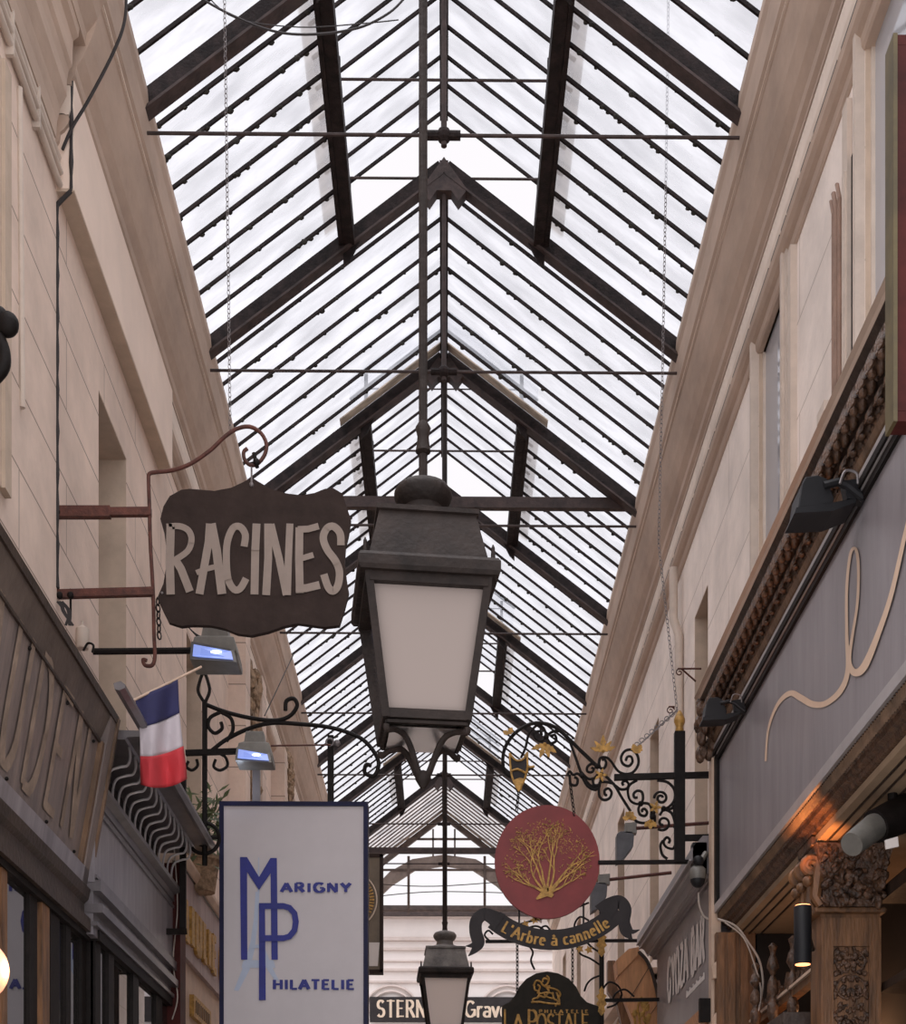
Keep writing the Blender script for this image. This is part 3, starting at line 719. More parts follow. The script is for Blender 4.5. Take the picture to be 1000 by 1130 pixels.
# the shop window below
def shop_window(name, label, x, ya, yb, z0, z1, posts, fm, extra=None):
    r = thing(name, label, 'shop window', (x, (ya + yb) / 2, z0))
    build(MB().box(x - .012, x - .002, ya, yb, z0, z1), 'glass', SHOPG, r)
    for (p0, p1, dp, mt) in posts: build(MB().box(x - .06, x + dp, p0, p1, z0, z1), 'post', mt, r)
    build(MB().box(x - .10, x + .03, ya, yb, z1, z1 + .08), 'head_rail', fm, r)
    build(MB().box(x - .10, x + .03, ya, yb, z0 - .1, z0), 'sill_rail', fm, r)
    return r
XW = -1.68
shop_window('shop_window', 'dark framed shop window under the leaning grey fascia board', XW, Y0, 6.78, .55, E + 1.44,
            [(5.25, 5.45, .008, BLACK), (5.46, 5.53, .02, WOODP), (5.86, 5.97, .01, BLACK), (6.01, 6.12, .02, WOODP), (6.15, 6.30, .015, BLACK), (6.42, 6.50, .012, BLACK), (6.70, 6.78, .01, BLACK)], BLACK)
m = MB()
for d, z0, z1, mt in ((.0, 1.52, 1.64, 0), (.03, 1.47, 1.53, 0)):
    m.box(-1.80, -1.66 + d, Y0, 6.80, E + z0, E + z1)
m.extrude_y([(-1.80, E + 1.665), (-1.63, E + 1.665), (-1.64, E + 1.62), (-1.66, E + 1.60), (-1.80, E + 1.60)], Y0, 6.80)
struct(build(m, 'trim_8', WOODD), 'dark wooden transom under the leaning fascia')
m = MB().box(-1.87, -1.74, Y0, 9.0, 0, E + 2.35)
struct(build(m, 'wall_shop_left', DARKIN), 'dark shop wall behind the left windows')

# ------------------------------------------------------------------ second left shopfront
YB0, YB1 = 6.80, 8.62
r = thing('shopfront', 'grey panelled shopfront with a curved-bar grille behind the French flag', 'shopfront', (-1.6, 7.7, 0))
build(MB().extrude_y([(-1.36, E + 2.415), (-1.362, E + 2.40), (-1.385, E + 2.39), (-1.405, E + 2.395), (-1.41, E + 2.42), (-1.38, E + 2.43)], 6.2, YB1 + .1), 'crown_edge', SHOPM, r)
build(MB().extrude_y([(-1.40, E + 2.425), (-1.40, E + 2.40), (-1.48, E + 2.395), (-1.49, E + 2.385), (-1.86, E + 2.385), (-1.86, E + 2.44)], 6.78, YB1 + .1), 'crown', SHOPM, r)
build(MB().box(-1.74, -1.70, YB0, YB1, E + 2.1, E + 2.384), 'grille_back', DARKIN, r)
yy = YB0 + .05
while yy < YB1 - .05:
    pts = [(-1.585, yy, E + 2.14), (-1.59, yy, E + 2.20), (-1.575, yy + .01, E + 2.262), (-1.53, yy + .02, E + 2.285), (-1.50, yy + .03, E + 2.295), (-1.485, yy + .03, E + 2.33), (-1.49, yy + .03, E + 2.384)]
    build(MB().tube(cat_rom(pts, 4), .0065, 6), 'grille_bar', SILV, r); yy += .125
build(MB().extrude_y([(-1.565, E + 2.15), (-1.565, E + 2.125), (-1.60, E + 2.11), (-1.60, E + 2.07), (-1.75, E + 2.07), (-1.75, E + 2.15)], YB0 - .1, YB1), 'ledge', SHOPM, r)
build(MB().box(-1.76, -1.61, YB0 - .1, YB1, E + 1.70, E + 2.07), 'panel', SHOP, r)
m = MB()
for z0, z1, x_ in ((1.66, 1.71, -1.585), (1.72, 1.735, -1.60), (2.03, 2.045, -1.60), (1.56, 1.60, -1.575), (1.50, 1.52, -1.60)): m.box(-1.761, x_, YB0 - .094, YB1 - .002, E + z0, E + z1)
build(m, 'moulding', SHOPM, r)
build(MB().box(-1.755, -1.62, YB0 - .09, YB1 - .004, E + 1.46, E + 1.699), 'lower_frieze', SHOP, r)
shop_window('shop_window', 'shop window with slim black posts left of the maroon pillar', -1.64, 6.80, YB1, .55, E + 1.45,
            [(6.80, 6.90, .01, BLACK), (7.05, 7.16, .015, BLACK), (7.60, 7.74, .015, BLACK), (8.22, 8.40, .012, BLACK)], BLACK)
tag(build(MB().box(-1.80, -1.565, YB1, YB1 + .18, 0, E + 2.30), 'shop_pillar', MAROON), 'dark maroon painted pillar at the end of the grey shopfront', 'pillar')
m = MB().tube(spx([(192, 935), (196, 1000), (191, 1060), (196, 1100), (190, 1125)], YB1 - .01), .004, 5)
tag(build(m, 'cable', PALEW), 'thin pale wire hanging down the maroon pillar', 'cable')
# third left shopfront: pinkish fascia with gilt letters
r = thing('shopfront', 'pinkish grey fascia with gilt letters between the flag and the blue framed sign', 'shopfront', (-1.65, 10, 0))
build(MB().box(-1.87, -1.60, 8.82, 12.6, E + 1.82, E + 2.35), 'fascia', PINKF, r)
build(MB().extrude_y([(-1.56, E + 2.41), (-1.56, E + 2.385), (-1.58, E + 2.35), (-1.87, E + 2.35), (-1.87, E + 2.45)], 8.82, 12.6), 'crown', CREAMW, r)
build(MB().extrude_y([(-1.58, E + 2.37), (-1.58, E + 2.355), (-1.61, E + 2.34), (-1.65, E + 2.34), (-1.65, E + 2.37)], 8.82, 12.6), 'fillet', WOODD, r)
build(MB().box(-1.87, -1.63, 8.82, 12.6, 0, E + 1.82), 'lower_wall', CREAMW, r)
def yz_map(x, s=1): return lambda u, v, d: Vector((x - s * d, u, v))
q, w = text('LIULIE GH', .24, wv=.2, wh=.2, xs=.5, gap=.16)
m = MB().ribbons([[(8.90 + u * (1.9 / w), E + 1.92 + v) for u, v in p] for p in q], yz_map(-1.60, -1), .02)
build(m, 'lettering', GOLD, r)
build(MB().box(-1.63, -1.60, 9.30, 9.98, E + 1.50, E + 1.64), 'plaque', GOLD, r)
m = MB()
for i in range(9): m.box(-1.60, -1.595, 9.36 + i * .065, 9.38 + i * .065, E + 1.53, E + 1.61)
build(m, 'plaque_lettering', WOODB, r)

# ------------------------------------------------------------------ flag
r = thing('flag', 'French tricolour flag of blue, white and red drooping from a short pole', 'flag', P(175, 800, 6.7))
rows, cols = 30, 14; m = MB(); vs = []
for i in range(rows + 1):
    t = i / rows
    for j in range(cols + 1):
        s_ = j / cols
        x0 = 148 + 9 * t ** .6; x1 = 196 + 9 * t ** .8
        yt = 771 - 21 * s_; yb = 866 + 6 * math.sin(s_ * 3.2) - 6 * s_
        px = x0 + (x1 - x0) * s_ + 1.6 * math.sin(t * 5 + s_ * 3); py = yt + (yb - yt) * t
        vs.append(P(px, py, 6.62 + .2 * s_ + .035 * math.sin(s_ * 10 + t * 2.5) * (.3 + t)))
for b in range(3):
    m.cur = b
    lo, hi = b * 10, b * 10 + 10
    W = cols + 1
    m.add(vs[lo * W:(hi + 1) * W], [(i * W + j, i * W + j + 1, (i + 1) * W + j + 1, (i + 1) * W + j) for i in range(10) for j in range(cols)])
o = build(m, 'cloth', [FB, FW, FR], r, smooth=True)
md = o.modifiers.new('t', 'SOLIDIFY'); md.thickness = .003
build(MB().tube([P(147, 773, 6.61), P(222, 736, 6.95)], .006, 8), 'pole', CREAMW, r)

# ------------------------------------------------------------------ floodlights
def flood(c, label, w, h, mt, lens=True, tiltx=.4, group=None):
    """box floodlight, lens looks down; c: centre"""
    r = thing('floodlight', label, 'floodlight', c, group)
    x, y, z = c
    m = MB().lathe([(w * .50, -.28 * h), (w * .52, -.20 * h), (w * .44, .12 * h), (w * .30, .2 * h), (w * .26, .5 * h), (w * .24, .52 * h)], c, 4, 0, .8)
    build(m, 'housing', mt, r)
    build(MB().lathe([(w * .50, -.42 * h), (w * .53, -.40 * h), (w * .53, -.27 * h), (w * .50, -.26 * h)], c, 4, 0, .8), 'bezel', FLB if mt is not FL else mt, r)
    if lens:
        yf = y - w * .60
        build(MB().prism([(x - w * .50, yf + .004, z - .46 * h), (x + w * .54, yf + .004, z - .52 * h), (x + w * .46, yf + .034, z - .20 * h), (x - w * .46, yf - .01, z - .10 * h)], (0, .02, 0)), 'lens_frame', FL, r)
        build(MB().prism([(x - w * .44, yf, z - .40 * h), (x + w * .46, yf, z - .47 * h), (x + w * .40, yf + .03, z - .24 * h), (x - w * .40, yf - .02, z - .18 * h)], (0, .01, 0)), 'lens', LED, r); ln = [o_ for o_ in r.children if o_.name.startswith('lens') and 'frame' not in o_.name][0]
        build(MB().ball((x + .02, yf - .0, z - .31 * h), (w * .13, .006, .035 * h), 10, 6), 'lamp', LEDC, ln)
    return r
r = flood(P(239, 716, 7.75), 'small grey floodlight glowing blue above the French flag', .235, .24, FL)
build(MB().tube([P(100, 719, 7.75), P(216, 718, 7.75)], .018, 8), 'arm', BLACK, r)
m = MB()
for i in range(7): m.tube([P(208 + i * 2, 692 + i * 2, 7.8), P(222 + i, 708 - i, 7.8)], .003, 5)
build(m, 'cable_loops', WIRE, r)
r = flood(P(282, 829, 8.5), 'grey floodlight with a white glow just above the blue framed sign', .20, .20, FL)
build(MB().beam(P(205, 831, 8.55), P(264, 829, 8.55), .03, .03), 'arm', BLACK, r)
build(MB().tube([P(299, 823, 8.55), P(365, 822, 8.55)], .005, 6), 'stay', RUST, r)

def black_flood(pxa, pya, Y, s, label):
    r = thing('floodlight', label, 'floodlight', P(pxa, pya, Y), 'black floodlights on the carved shop cornice')
    g = lambda x, y: P(pxa + x * s, pya + y * s, Y)
    dd = (0, .16 * s, 0)
    build(MB().prism([g(-20, 18), g(-16, -8), (g(-12, -16)), g(2, -18), g(12, -14), g(20, 8), g(18, 14)], dd), 'housing', FLB, r, bevel=.004)
    build(MB().prism([g(-24, 24), g(-22, 18), g(20, 12), g(44, 8), g(44, 12), g(18, 22)], dd), 'visor', FLB, r)
    m = MB().tube([g(8, -6), g(24, -10), g(34, -6), g(44, 2), g(52, 8)], .016 * s, 8); m.prism([g(30, -12), g(50, -14), g(54, 10), g(34, 8)], (0, .05 * s, 0))
    build(m, 'mount', FLB, r)
    build(MB().tube(spx([(pxa + 26 * s, pya - 8 * s), (pxa + 32 * s, pya - 22 * s), (pxa + 44 * s, pya - 20 * s), (pxa + 46 * s, pya - 8 * s)], Y - .02), .005 * s, 5), 'cable_loop', CHAINM, r)
    return r
black_flood(901, 542, 5.55, 1.0, 'large black floodlight clamped on the carved cornice at the right')
black_flood(790, 780, 7.7, .62, 'smaller black floodlight at the far end of the carved cornice')

SFL = mat('slate_floodlight', (.12, .12, .13), .45, .1, var=.2, scale=12, spec=.3)
def silver_flood(px, py, Y, s, pxe, pye, label):
    r = thing('floodlight', label, 'floodlight', P(px, py, Y), 'slim silver floodlights on long arms at the right')
    g = lambda x, y: P(px + x * s, py + y * s, Y)
    build(MB().prism([g(-9, 24), g(-9, -8), g(-5, -11), g(8, -11), g(10, -6), g(9, 6), g(-2, 20)], (0, .1, 0)), 'housing', SFL, r, bevel=.004)
    build(MB().prism([g(0, -20), g(13, -21), g(13, -9), g(0, -9)], (0, .06, 0)), 'clamp', FL, r)
    build(MB().tube([g(12, -14), P(pxe, pye, Y + .05)], .012, 6), 'arm', RUST, r)
    return r
silver_flood(690, 928, 9.5, 1.0, 785, 908, 'slim silver floodlight hanging between the red disc and the black post')
silver_flood(661, 984, 10.4, .95, 741, 963, 'lower slim silver floodlight beside the edge of the red disc')

# ------------------------------------------------------------------ scroll bracket + blue framed sign
YM = 8.6
r = thing('sign_bracket', 'long black wrought iron scroll bracket above the blue framed sign', 'bracket', P(225, 850, YM))
TB = .0125
def tb(pts, rr=TB, par=None, name='scroll', mt=BLACK, Y=None, k=6, sm=True):
    return build(MB().tube(spx(pts, Y or YM, k, sm), rr, 7), name, mt, par or r, smooth=True)
tb([(226, 955), (226, 850), (226, 775)], .016, name='upright', sm=False)
tb([(226, 776), (219, 764), (220, 754), (225, 742), (230, 754), (231, 764), (226, 776)], .010, name='loop')
tb([(226, 777), (250, 786), (280, 793), (305, 795), (320, 790), (328, 779), (324, 771), (316, 774), (315, 784)])
tb([(233, 829), (250, 816), (275, 804), (300, 798), (330, 799), (365, 803), (395, 813), (410, 826), (418, 842), (413, 856), (403, 853), (404, 844), (410, 845)])
tb([(244, 786), (255, 793), (257, 806), (250, 818)], .011)
tb([(243, 786), (232, 792), (230, 802), (237, 809), (245, 804), (244, 797)], .011)
tb([(208, 840), (206, 846), (212, 850), (218, 845), (217, 838)], .009)
tb([(238, 838), (236, 846), (243, 850), (251, 845), (249, 836), (243, 832)], .009)
tb([(205, 831), (262, 829)], .013, name='crossbar', sm=False)
tb(spiral(225, 925, 17, 17, 100, 460), .012, name='ring')
tb(spiral(225, 925, 11, 3, 60, 640), .009, name='inner_scroll')
tb([(198, 925), (240, 924)], .013, name='lower_arm', sm=False)
build(MB().beam(P(202, 845, YM), P(202, 1030, YM), .036, .03, (0, 1, 0)), 'wall_post', BLACK, r)
build(MB().beam(P(165, 1028, YM - .3), P(205, 1028, YM), .02, .035), 'wall_arm', BLACK, r)
build(MB().beam(P(283, 838, YM + .06), P(283, 886, YM + .06), .045, .03, (0, 1, 0)), 'sign_hanger', GREYD, r)
build(MB().beam(P(365, 812, YM + .03), P(365, 886, YM + .03), .036, .03, (0, 1, 0)), 'sign_hanger', BLACK, r)
m = MB(); m.tube(spx(spiral(364, 819, 4, 4, 0, 360), YM - .02), .006, 6); m.ball(P(372, 820, YM), .02)
build(m, 'hanger_clamp', CHAINM, r)
tag(build(MB().tube([P(292, 790, YM), P(324, 722, 9.5)], .0035, 5), 'guy_wire', WIRE), 'thin slanting wire from the scroll bracket up to the left cornice', 'wire')

r = thing('illuminated_sign', 'white box sign in a navy frame reading MARIGNY PHILATELIE', 'sign', P(324, 1010, YM))
x0, x1 = P(242, 900, YM).x, P(406, 900, YM).x; zt, zb = P(242, 884, YM).z, P(242, 1160, YM).z
bd = build(MB().box(x0 + .012, x1 - .012, YM + .01, YM + .13, zb + .012, zt - .012), 'face', WHITE, r)
fw = .026; m = MB()
for a in ((x0, x1, zt - fw, zt), (x0, x1, zb, zb + fw), (x0, x0 + fw, zb + fw, zt - fw), (x1 - fw, x1, zb + fw, zt - fw)): m.box(a[0], a[1], YM, YM + .14, a[2], a[3])
build(m, 'frame', BLUE, r)
def s5(x, y): return P(240 + x / 4.52, 880 + y / 4.52, YM + .008)
def quads5(lst, d=.006):
    m = MB()
    for i, q in enumerate(lst): m.add([s5(*p) - Vector((0, d - .008 + .0008 * i, 0)) for p in q], [tuple(range(len(q)))])
    return m
tower = [[(190, 470), (210, 470), (200, 640), (185, 760), (160, 860), (105, 965), (82, 962), (130, 840), (165, 720), (182, 600)],
         [(222, 640), (240, 760), (275, 850), (310, 920), (285, 910), (250, 860), (225, 780)], [(130, 812), (280, 812), (290, 850), (120, 850)],
         [(204, 300), (208, 300), (210, 470), (200, 470)], [(165, 735), (235, 735), (240, 752), (160, 752)]]
build(quads5(tower, .008), 'tower_print', PALEB, bd)
m = quads5([[(113, 298), (148, 298), (150, 810), (118, 810)], [(265, 303), (297, 303), (302, 810), (270, 810)],
            [(118, 298), (148, 298), (225, 425), (208, 463), (130, 345)], [(297, 303), (265, 303), (192, 425), (208, 463), (290, 345)],
            [(208, 528), (238, 528), (242, 1012), (208, 1012)]], .012)
pl = [(208, 543), (330, 543), (360, 552), (385, 580), (392, 622), (385, 665), (360, 695), (330, 704), (215, 704)]
for i, q in enumerate(thick(pl, lambda dx, dy: 15)): m.add([s5(*p) - Vector((0, .0075 + .0005 * i, 0)) for p in q], [(0, 1, 2, 3)])
build(m, 'monogram', BLUEL, bd)
m = MB()
put_text(m, 'ARIGNY', 240 + 318 / 4.52, 240 + 665 / 4.52, 880 + 472 / 4.52, 880 + 428 / 4.52, YM + .008, wv=.26, wh=.2, xs=1.2, gap=.22)
put_text(m, 'HILATELIE', 240 + 278 / 4.52, 240 + 683 / 4.52, 880 + 957 / 4.52, 880 + 910 / 4.52, YM + .008, wv=.26, wh=.22, xs=1.1, gap=.16)
build(m, 'lettering', BLUEL, bd)
# brown sign behind it
YO = 11.2
r = thing('shop_sign', 'narrow olive brown board with a gilt oval peeping out behind the blue framed sign', 'sign', P(390, 1010, YO))
a, b = P(352, 943, YO), P(422, 1073, YO)
build(MB().box(a.x, b.x, YO, YO + .08, b.z, a.z), 'board', BROWNS, r)
m = MB(); f_ = .02
for q in ((a.x - .005, b.x + .005, a.z - f_, a.z + .005), (a.x - .005, b.x + .005, b.z - .005, b.z + f_), (a.x - .005, a.x + f_, b.z, a.z), (b.x - f_, b.x + .005, b.z, a.z)): m.box(q[0], q[1], YO - .012, YO + .09, q[2], q[3])
build(m, 'frame', SIGNB, r)
m = MB().tube([P(387 + 29 * math.cos(t), 993 + 31 * math.sin(t), YO - .01) for t in [2 * PI * i / 36 for i in range(36)]], .006, 5, closed=True)
build(m, 'oval_line', LETS, r)
m = MB()
for i in range(-6, 7):
    t = i * .13; m.beam(P(387 + 21 * math.cos(t), 993 + 23 * math.sin(t), YO - .006), P(387 + 26 * math.cos(t), 993 + 28 * math.sin(t), YO - .006), .012, .014, (0, 1, 0))
build(m, 'lettering', GOLD, r)
build(MB().prism([P(385, 1040, YO - .004), P(419, 1040, YO - .004), P(417, 1066, YO - .004), P(385, 1066, YO - .004)], (0, .006, 0)), 'label_panel', LETW, r)

# ------------------------------------------------------------------ potted foliage on the left ledge
r = thing('potted_plant', 'bushy green plant on the ledge beside the blue framed sign', 'plant', P(222, 950, 9.3))
m = MB()
for i in range(230):
    px = random.uniform(206, 245); py = random.gauss(915, 20); Yp = random.uniform(9.1, 9.7)
    c = P(px, max(872, min(955, py)), Yp); a = random.uniform(0, 2 * PI); l = random.uniform(.05, .11)
    d = Vector((math.cos(a), random.uniform(-.5, .5), math.sin(a) * .8 + .3)).normalized() * l; w = d.orthogonal().normalized() * l * .14
    m.add([c, c + d * .5 + w, c + d, c + d * .5 - w], [(0, 1, 2, 3)])
o = build(m, 'foliage', LEAF, r); o['kind'] = 'stuff'
m = MB()
for i in range(12): m.tube([P(222, 952, 9.4), P(random.uniform(208, 240), random.uniform(880, 920), 9.4)], .004, 4)
build(m, 'stems', TWIG, r)
build(MB().lathe([(.09, 0), (.12, .2), (.13, .2), (.13, .23)], P(222, 985, 9.4), 14), 'pot', STONE, r)

# ------------------------------------------------------------------ right shop: carved cornice, grey fascia
YC0, YC1 = Y0 + .3, 8.62
r = thing('carved_cornice', 'carved dark wood cornice with rows of acanthus brackets over the grey fascia', 'cornice', (1.6, 6.5, E + 3))
build(MB().extrude_y([(1.50, E + 3.31), (1.49, E + 3.29), (1.505, E + 3.275), (1.51, E + 3.255), (1.87, E + 3.255), (1.87, E + 3.36)], YC0, YC1), 'crown', CORN, r)
build(MB().extrude_y([(1.512, E + 3.255), (1.55, E + 3.22), (1.60, E + 3.12), (1.625, E + 3.03), (1.87, E + 3.03), (1.87, E + 3.255)], YC0, YC1 - .05), 'cove', WOODD, r)
pb = MB()
pb.ball((.01, 0, .01), (.024, .030, .060), 8, 6)
for a_ in (-1, 0, 1):
    pb.tube([(.015, a_ * .012, .055), (-.012, a_ * .022, .04), (-.026, a_ * .030, .005), (-.030, a_ * .032, -.030), (-.042, a_ * .026, -.046)], [.012, .014, .013, .010, .004], 6)
pb.ball((-.020, 0, -.042), (.018, .022, .018), 7, 5); pb.ball((.008, .03, -.02), (.016, .012, .03), 6, 4); pb.ball((.0, -.03, .03), (.014, .014, .02), 6, 4)
me1 = build(MB().add([v + Vector((1.552, YC0 + .06, E + 3.178)) for v in pb.v], pb.f), 'acanthus_bracket', WOODR, r, smooth=True)
me2 = build(MB().add([Vector((v.x * .8, v.y * .9, v.z * .62)) + Vector((1.594, YC0 + .11, E + 3.095)) for v in pb.v], pb.f), 'leaf_boss', WOODR, r, smooth=True)
for base in (me1, me2):
    for i in range(1, 37):
        if YC0 + .1 + i * .116 > YC1 - .06: break
        c = base.copy(); COL.objects.link(c); c.parent = r; c.location = (0, i * .116, 0); ORG[c.name] = ORG[base.name]
m = MB(); y = YC0
while y < YC1 - .05: m.ball((1.603, y, E + 3.055), (.016, .02, .02), 6, 4); y += .04
o = build(m, 'bead_moulding', WOODR, r, smooth=True)
build(MB().extrude_y([(1.588, E + 3.035), (1.598, E + 3.01), (1.625, E + 2.985), (1.87, E + 2.985), (1.87, E + 3.035)], YC0, YC1), 'lower_fillet', WOODB, r)
m = MB()
for i in range(40):
    m.ball((1.55 + random.uniform(-.04, .06), YC1 + random.uniform(-.1, .03), E + 3.15 + random.uniform(-.22, .1)), (.03, .03, random.uniform(.03, .06)), 6, 5)
build(m, 'end_scroll', WOODR, r, smooth=True)
r = thing('fascia_sign', 'large plain grey fascia with a flowing cream line at the right', 'sign', (1.62, 6.5, E + 2.4))
build(MB().box(1.62, 1.87, YC0, 8.52, E + 2.04, E + 2.90), 'panel', GREYP, r)
for nm, za, zb_, xx, mt in (('upper_strip', 2.955, 2.985, 1.595, SILV), ('frame_top', 2.925, 2.955, 1.590, BLACK), ('frame_line', 2.915, 2.925, 1.60, SILV), ('frame_inner', 2.885, 2.915, 1.605, BLACK), ('bottom_strip', 1.995, 2.045, 1.60, SILV), ('bottom_line', 2.045, 2.055, 1.608, LETW)):
    build(MB().box(xx, 1.87, YC0, 8.56, E + za, E + zb_), nm, mt, r)
build(MB().box(1.60, 1.87, 8.50, 8.57, E + 2.045, E + 2.93), 'frame_end', BLACK, r)
def fx(px, py, dx=0.):  # point on the fascia plane
    u = (px - CX) / F; yc = 1.6175 / (u * math.cos(TH) + math.sin(TH)); return Vector((1.6175 - dx, yc * (math.cos(TH) - u * math.sin(TH)), E + (HY - py) * yc / F))
line = [(845, 840, 1.2), (848, 805, 1.2), (858, 778, 1.8), (872, 765, 3), (884, 770, 3.5), (897, 777, 3.5), (912, 776, 3), (928, 762, 3), (936, 740, 2.5), (935, 700, 1.8), (935, 650, 1.6), (939, 612, 1.6), (945, 606, 1.6), (948, 625, 1.6), (947, 665, 1.5), (941, 705, 1.5), (938, 730, 2.5), (944, 742, 4), (955, 735, 4), (970, 700, 3), (985, 655, 2.5), (1000, 590, 2.2), (1012, 540, 2)]
m = MB(); q = cat_rom(line, 8); n_ = len(q); vs = []
for i_, c_ in enumerate(q):
    a, b = q[max(0, i_ - 1)], q[min(n_ - 1, i_ + 1)]; d = Vector((b.x - a.x, b.y - a.y)).normalized()
    dd_ = .0004 * (i_ / n_) * 10
    vs += [fx(c_.x - d.y * c_.z, c_.y + d.x * c_.z, dd_), fx(c_.x + d.y * c_.z, c_.y - d.x * c_.z, dd_)]
m.add(vs, [(2 * i_, 2 * i_ + 1, 2 * i_ + 3, 2 * i_ + 2) for i_ in range(n_ - 1)])
build(m, 'painted_line', LIGHTC, r)
r = thing('architrave', 'dark brown moulded beam with a rope moulding below the grey fascia', 'beam', (1.7, 6.5, E + 1.95))
build(MB().extrude_y([(1.635, E + 1.995), (1.635, E + 1.965), (1.65, E + 1.955), (1.655, E + 1.935), (1.68, E + 1.925), (1.685, E + 1.905), (1.72, E + 1.895), (1.87, E + 1.895), (1.87, E + 1.995)], YC0, 8.6), 'beam', WOODR, r)
m = MB(); y = YC0
while y < 8.55: m.beam((1.622, y, E + 1.992), (1.632, y + .03, E + 1.958), .018, .018); y += .026
build(m, 'rope_moulding', WOODB, r)
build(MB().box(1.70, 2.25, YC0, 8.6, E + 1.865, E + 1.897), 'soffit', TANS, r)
m = MB(); 
for x_ in (1.74, 1.79, 1.86): m.box(x_, x_ + .008, YC0, 8.6, E + 1.858, E + 1.866)
build(m, 'soffit_groove', WOODD, r)
# cream end board + wooden end pilaster
tag(build(MB().box(1.585, 1.64, 8.57, 8.66, E + 1.2, E + 2.92), 'end_board', CREAMW), 'cream upright board closing the far end of the grey fascia', 'board')
r = thing('wooden_pilaster', 'plain reeded brown pilaster under the far end of the grey fascia', 'pilaster', (1.72, 8.55, 0))
build(MB().box(1.60, 1.83, 8.50, 8.56, 0, E + 1.87), 'shaft', WOODP, r)
m = MB()
for x_ in (1.60, 1.665, 1.74): m.box(x_, x_ + .045, 8.485, 8.50, 0, E + 1.865)
build(m, 'reed', WOODP, r)
m = MB()
for z_ in (1.0, 1.3, 1.6): m.prism([(1.58, 8.50, E + z_), (1.60, 8.50, E + z_), (1.60, 8.50, E + z_ + .1), (1.575, 8.50, E + z_ + .06)], (0, .04, 0))
build(m, 'notches', CREAMW, r)
# carved pilaster with capital
YPi = 6.66
r = thing('carved_pilaster', 'carved brown wooden pilaster with a scrolled capital lit orange', 'pilaster', (1.87, YPi, 0))
build(MB().box(1.735, 2.01, YPi, YPi + .18, 0, E + 1.55), 'shaft', WOODP, r)
m = MB()
for (xa, xb, za, zb_) in ((1.735, 1.79, 0, 1.53), (1.955, 2.01, 0, 1.53), (1.79, 1.955, 1.40, 1.53)): m.box(xa, xb, YPi - .015, YPi, E - 1.6 + za if za == 0 else E + za, E + zb_)
build(m, 'panel_frame', WOODP, r)
m = MB()
for i in range(120):
    z_ = random.uniform(.85, 1.39); x_ = random.uniform(0, .075)
    for s in (-1, 1): m.ball((1.872 + s * x_, YPi - .004, E + z_), (random.uniform(.007, .014), .012, random.uniform(.008, .02)), 6, 4, rotz=s * random.uniform(.3, 1.2))
for s in (-1, 1):
    for z_ in (.95, 1.08, 1.21, 1.33): m.tube([Vector((1.872 + s * (.012 + .055 * math.sin(t)), YPi - .006, E + z_ + .05 * math.cos(t))) for t in [PI * j / 8 for j in range(9)]], .006, 5)
build(m, 'carved_relief', WOODR, r, smooth=True)
build(MB().box(1.70, 2.03, YPi - .04, YPi + .2, E + 1.55, E + 1.575), 'necking', WOODP, r, bevel=.008)
build(MB().lathe([(.135, 0), (.14, .1), (.16, .2), (.175, .26), (.18, .28)], (1.87, YPi + .09, E + 1.575), 4), 'bell', WOODR, r); bl = [o_ for o_ in r.children if o_.name.startswith('bell')][0]
build(MB().box(1.68, 2.06, YPi - .05, YPi + .21, E + 1.85, E + 1.895), 'abacus', WOODR, r, bevel=.006)
for yy_, nm in ((YPi - .04, 'volute'), (YPi + .08, 'volute'), (YPi + .18, 'volute')):
    m = MB(); cx_, cz_ = 1.68, E + 1.76
    pts = [Vector((cx_ + (.045 - .035 * t / 12) * math.cos(t), yy_, cz_ + (.045 - .035 * t / 12) * math.sin(t))) for t in [i * .5 for i in range(24)]]
    m.tube(pts, .016, 6); m.tube([(1.72, yy_, E + 1.80), (1.71, yy_, E + 1.70), (1.70, yy_, E + 1.62), (1.725, yy_, E + 1.58)], [.02, .03, .025, .02], 7)
    m.ball((1.665, yy_, E + 1.69), (.025, .03, .025), 8, 6)
    build(m, nm, WOODP, r, smooth=True)
m = MB()
for i in range(90):
    x_ = random.uniform(1.73, 2.02); z_ = random.uniform(1.59, 1.84)
    m.ball((x_, YPi - .05 - (z_ - 1.58) * .09, E + z_), (random.uniform(.01, .024), .022, random.uniform(.015, .035)), 6, 4, rotz=random.uniform(-1, 1))
build(m, 'capital_leaves', WOODR, bl, smooth=True)
# dark shop front behind
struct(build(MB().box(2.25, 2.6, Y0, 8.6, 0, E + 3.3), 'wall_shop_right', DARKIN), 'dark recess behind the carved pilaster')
m = MB(); m.box(2.03, 2.2, 5.0, 6.75, E + 1.62, E + 1.68); m.box(2.03, 2.2, 5., 6.75, E + 1.2, E + 1.24)
tag(build(m, 'transom_rail', WOODD), 'dark wooden rails in the shadow right of the carved pilaster', 'rail')
struct(build(MB().box(1.84, 2.25, 8.50, 8.58, 0, E + 1.86), 'wall_partition', DARKIN), 'dark end of the recessed shopfront')
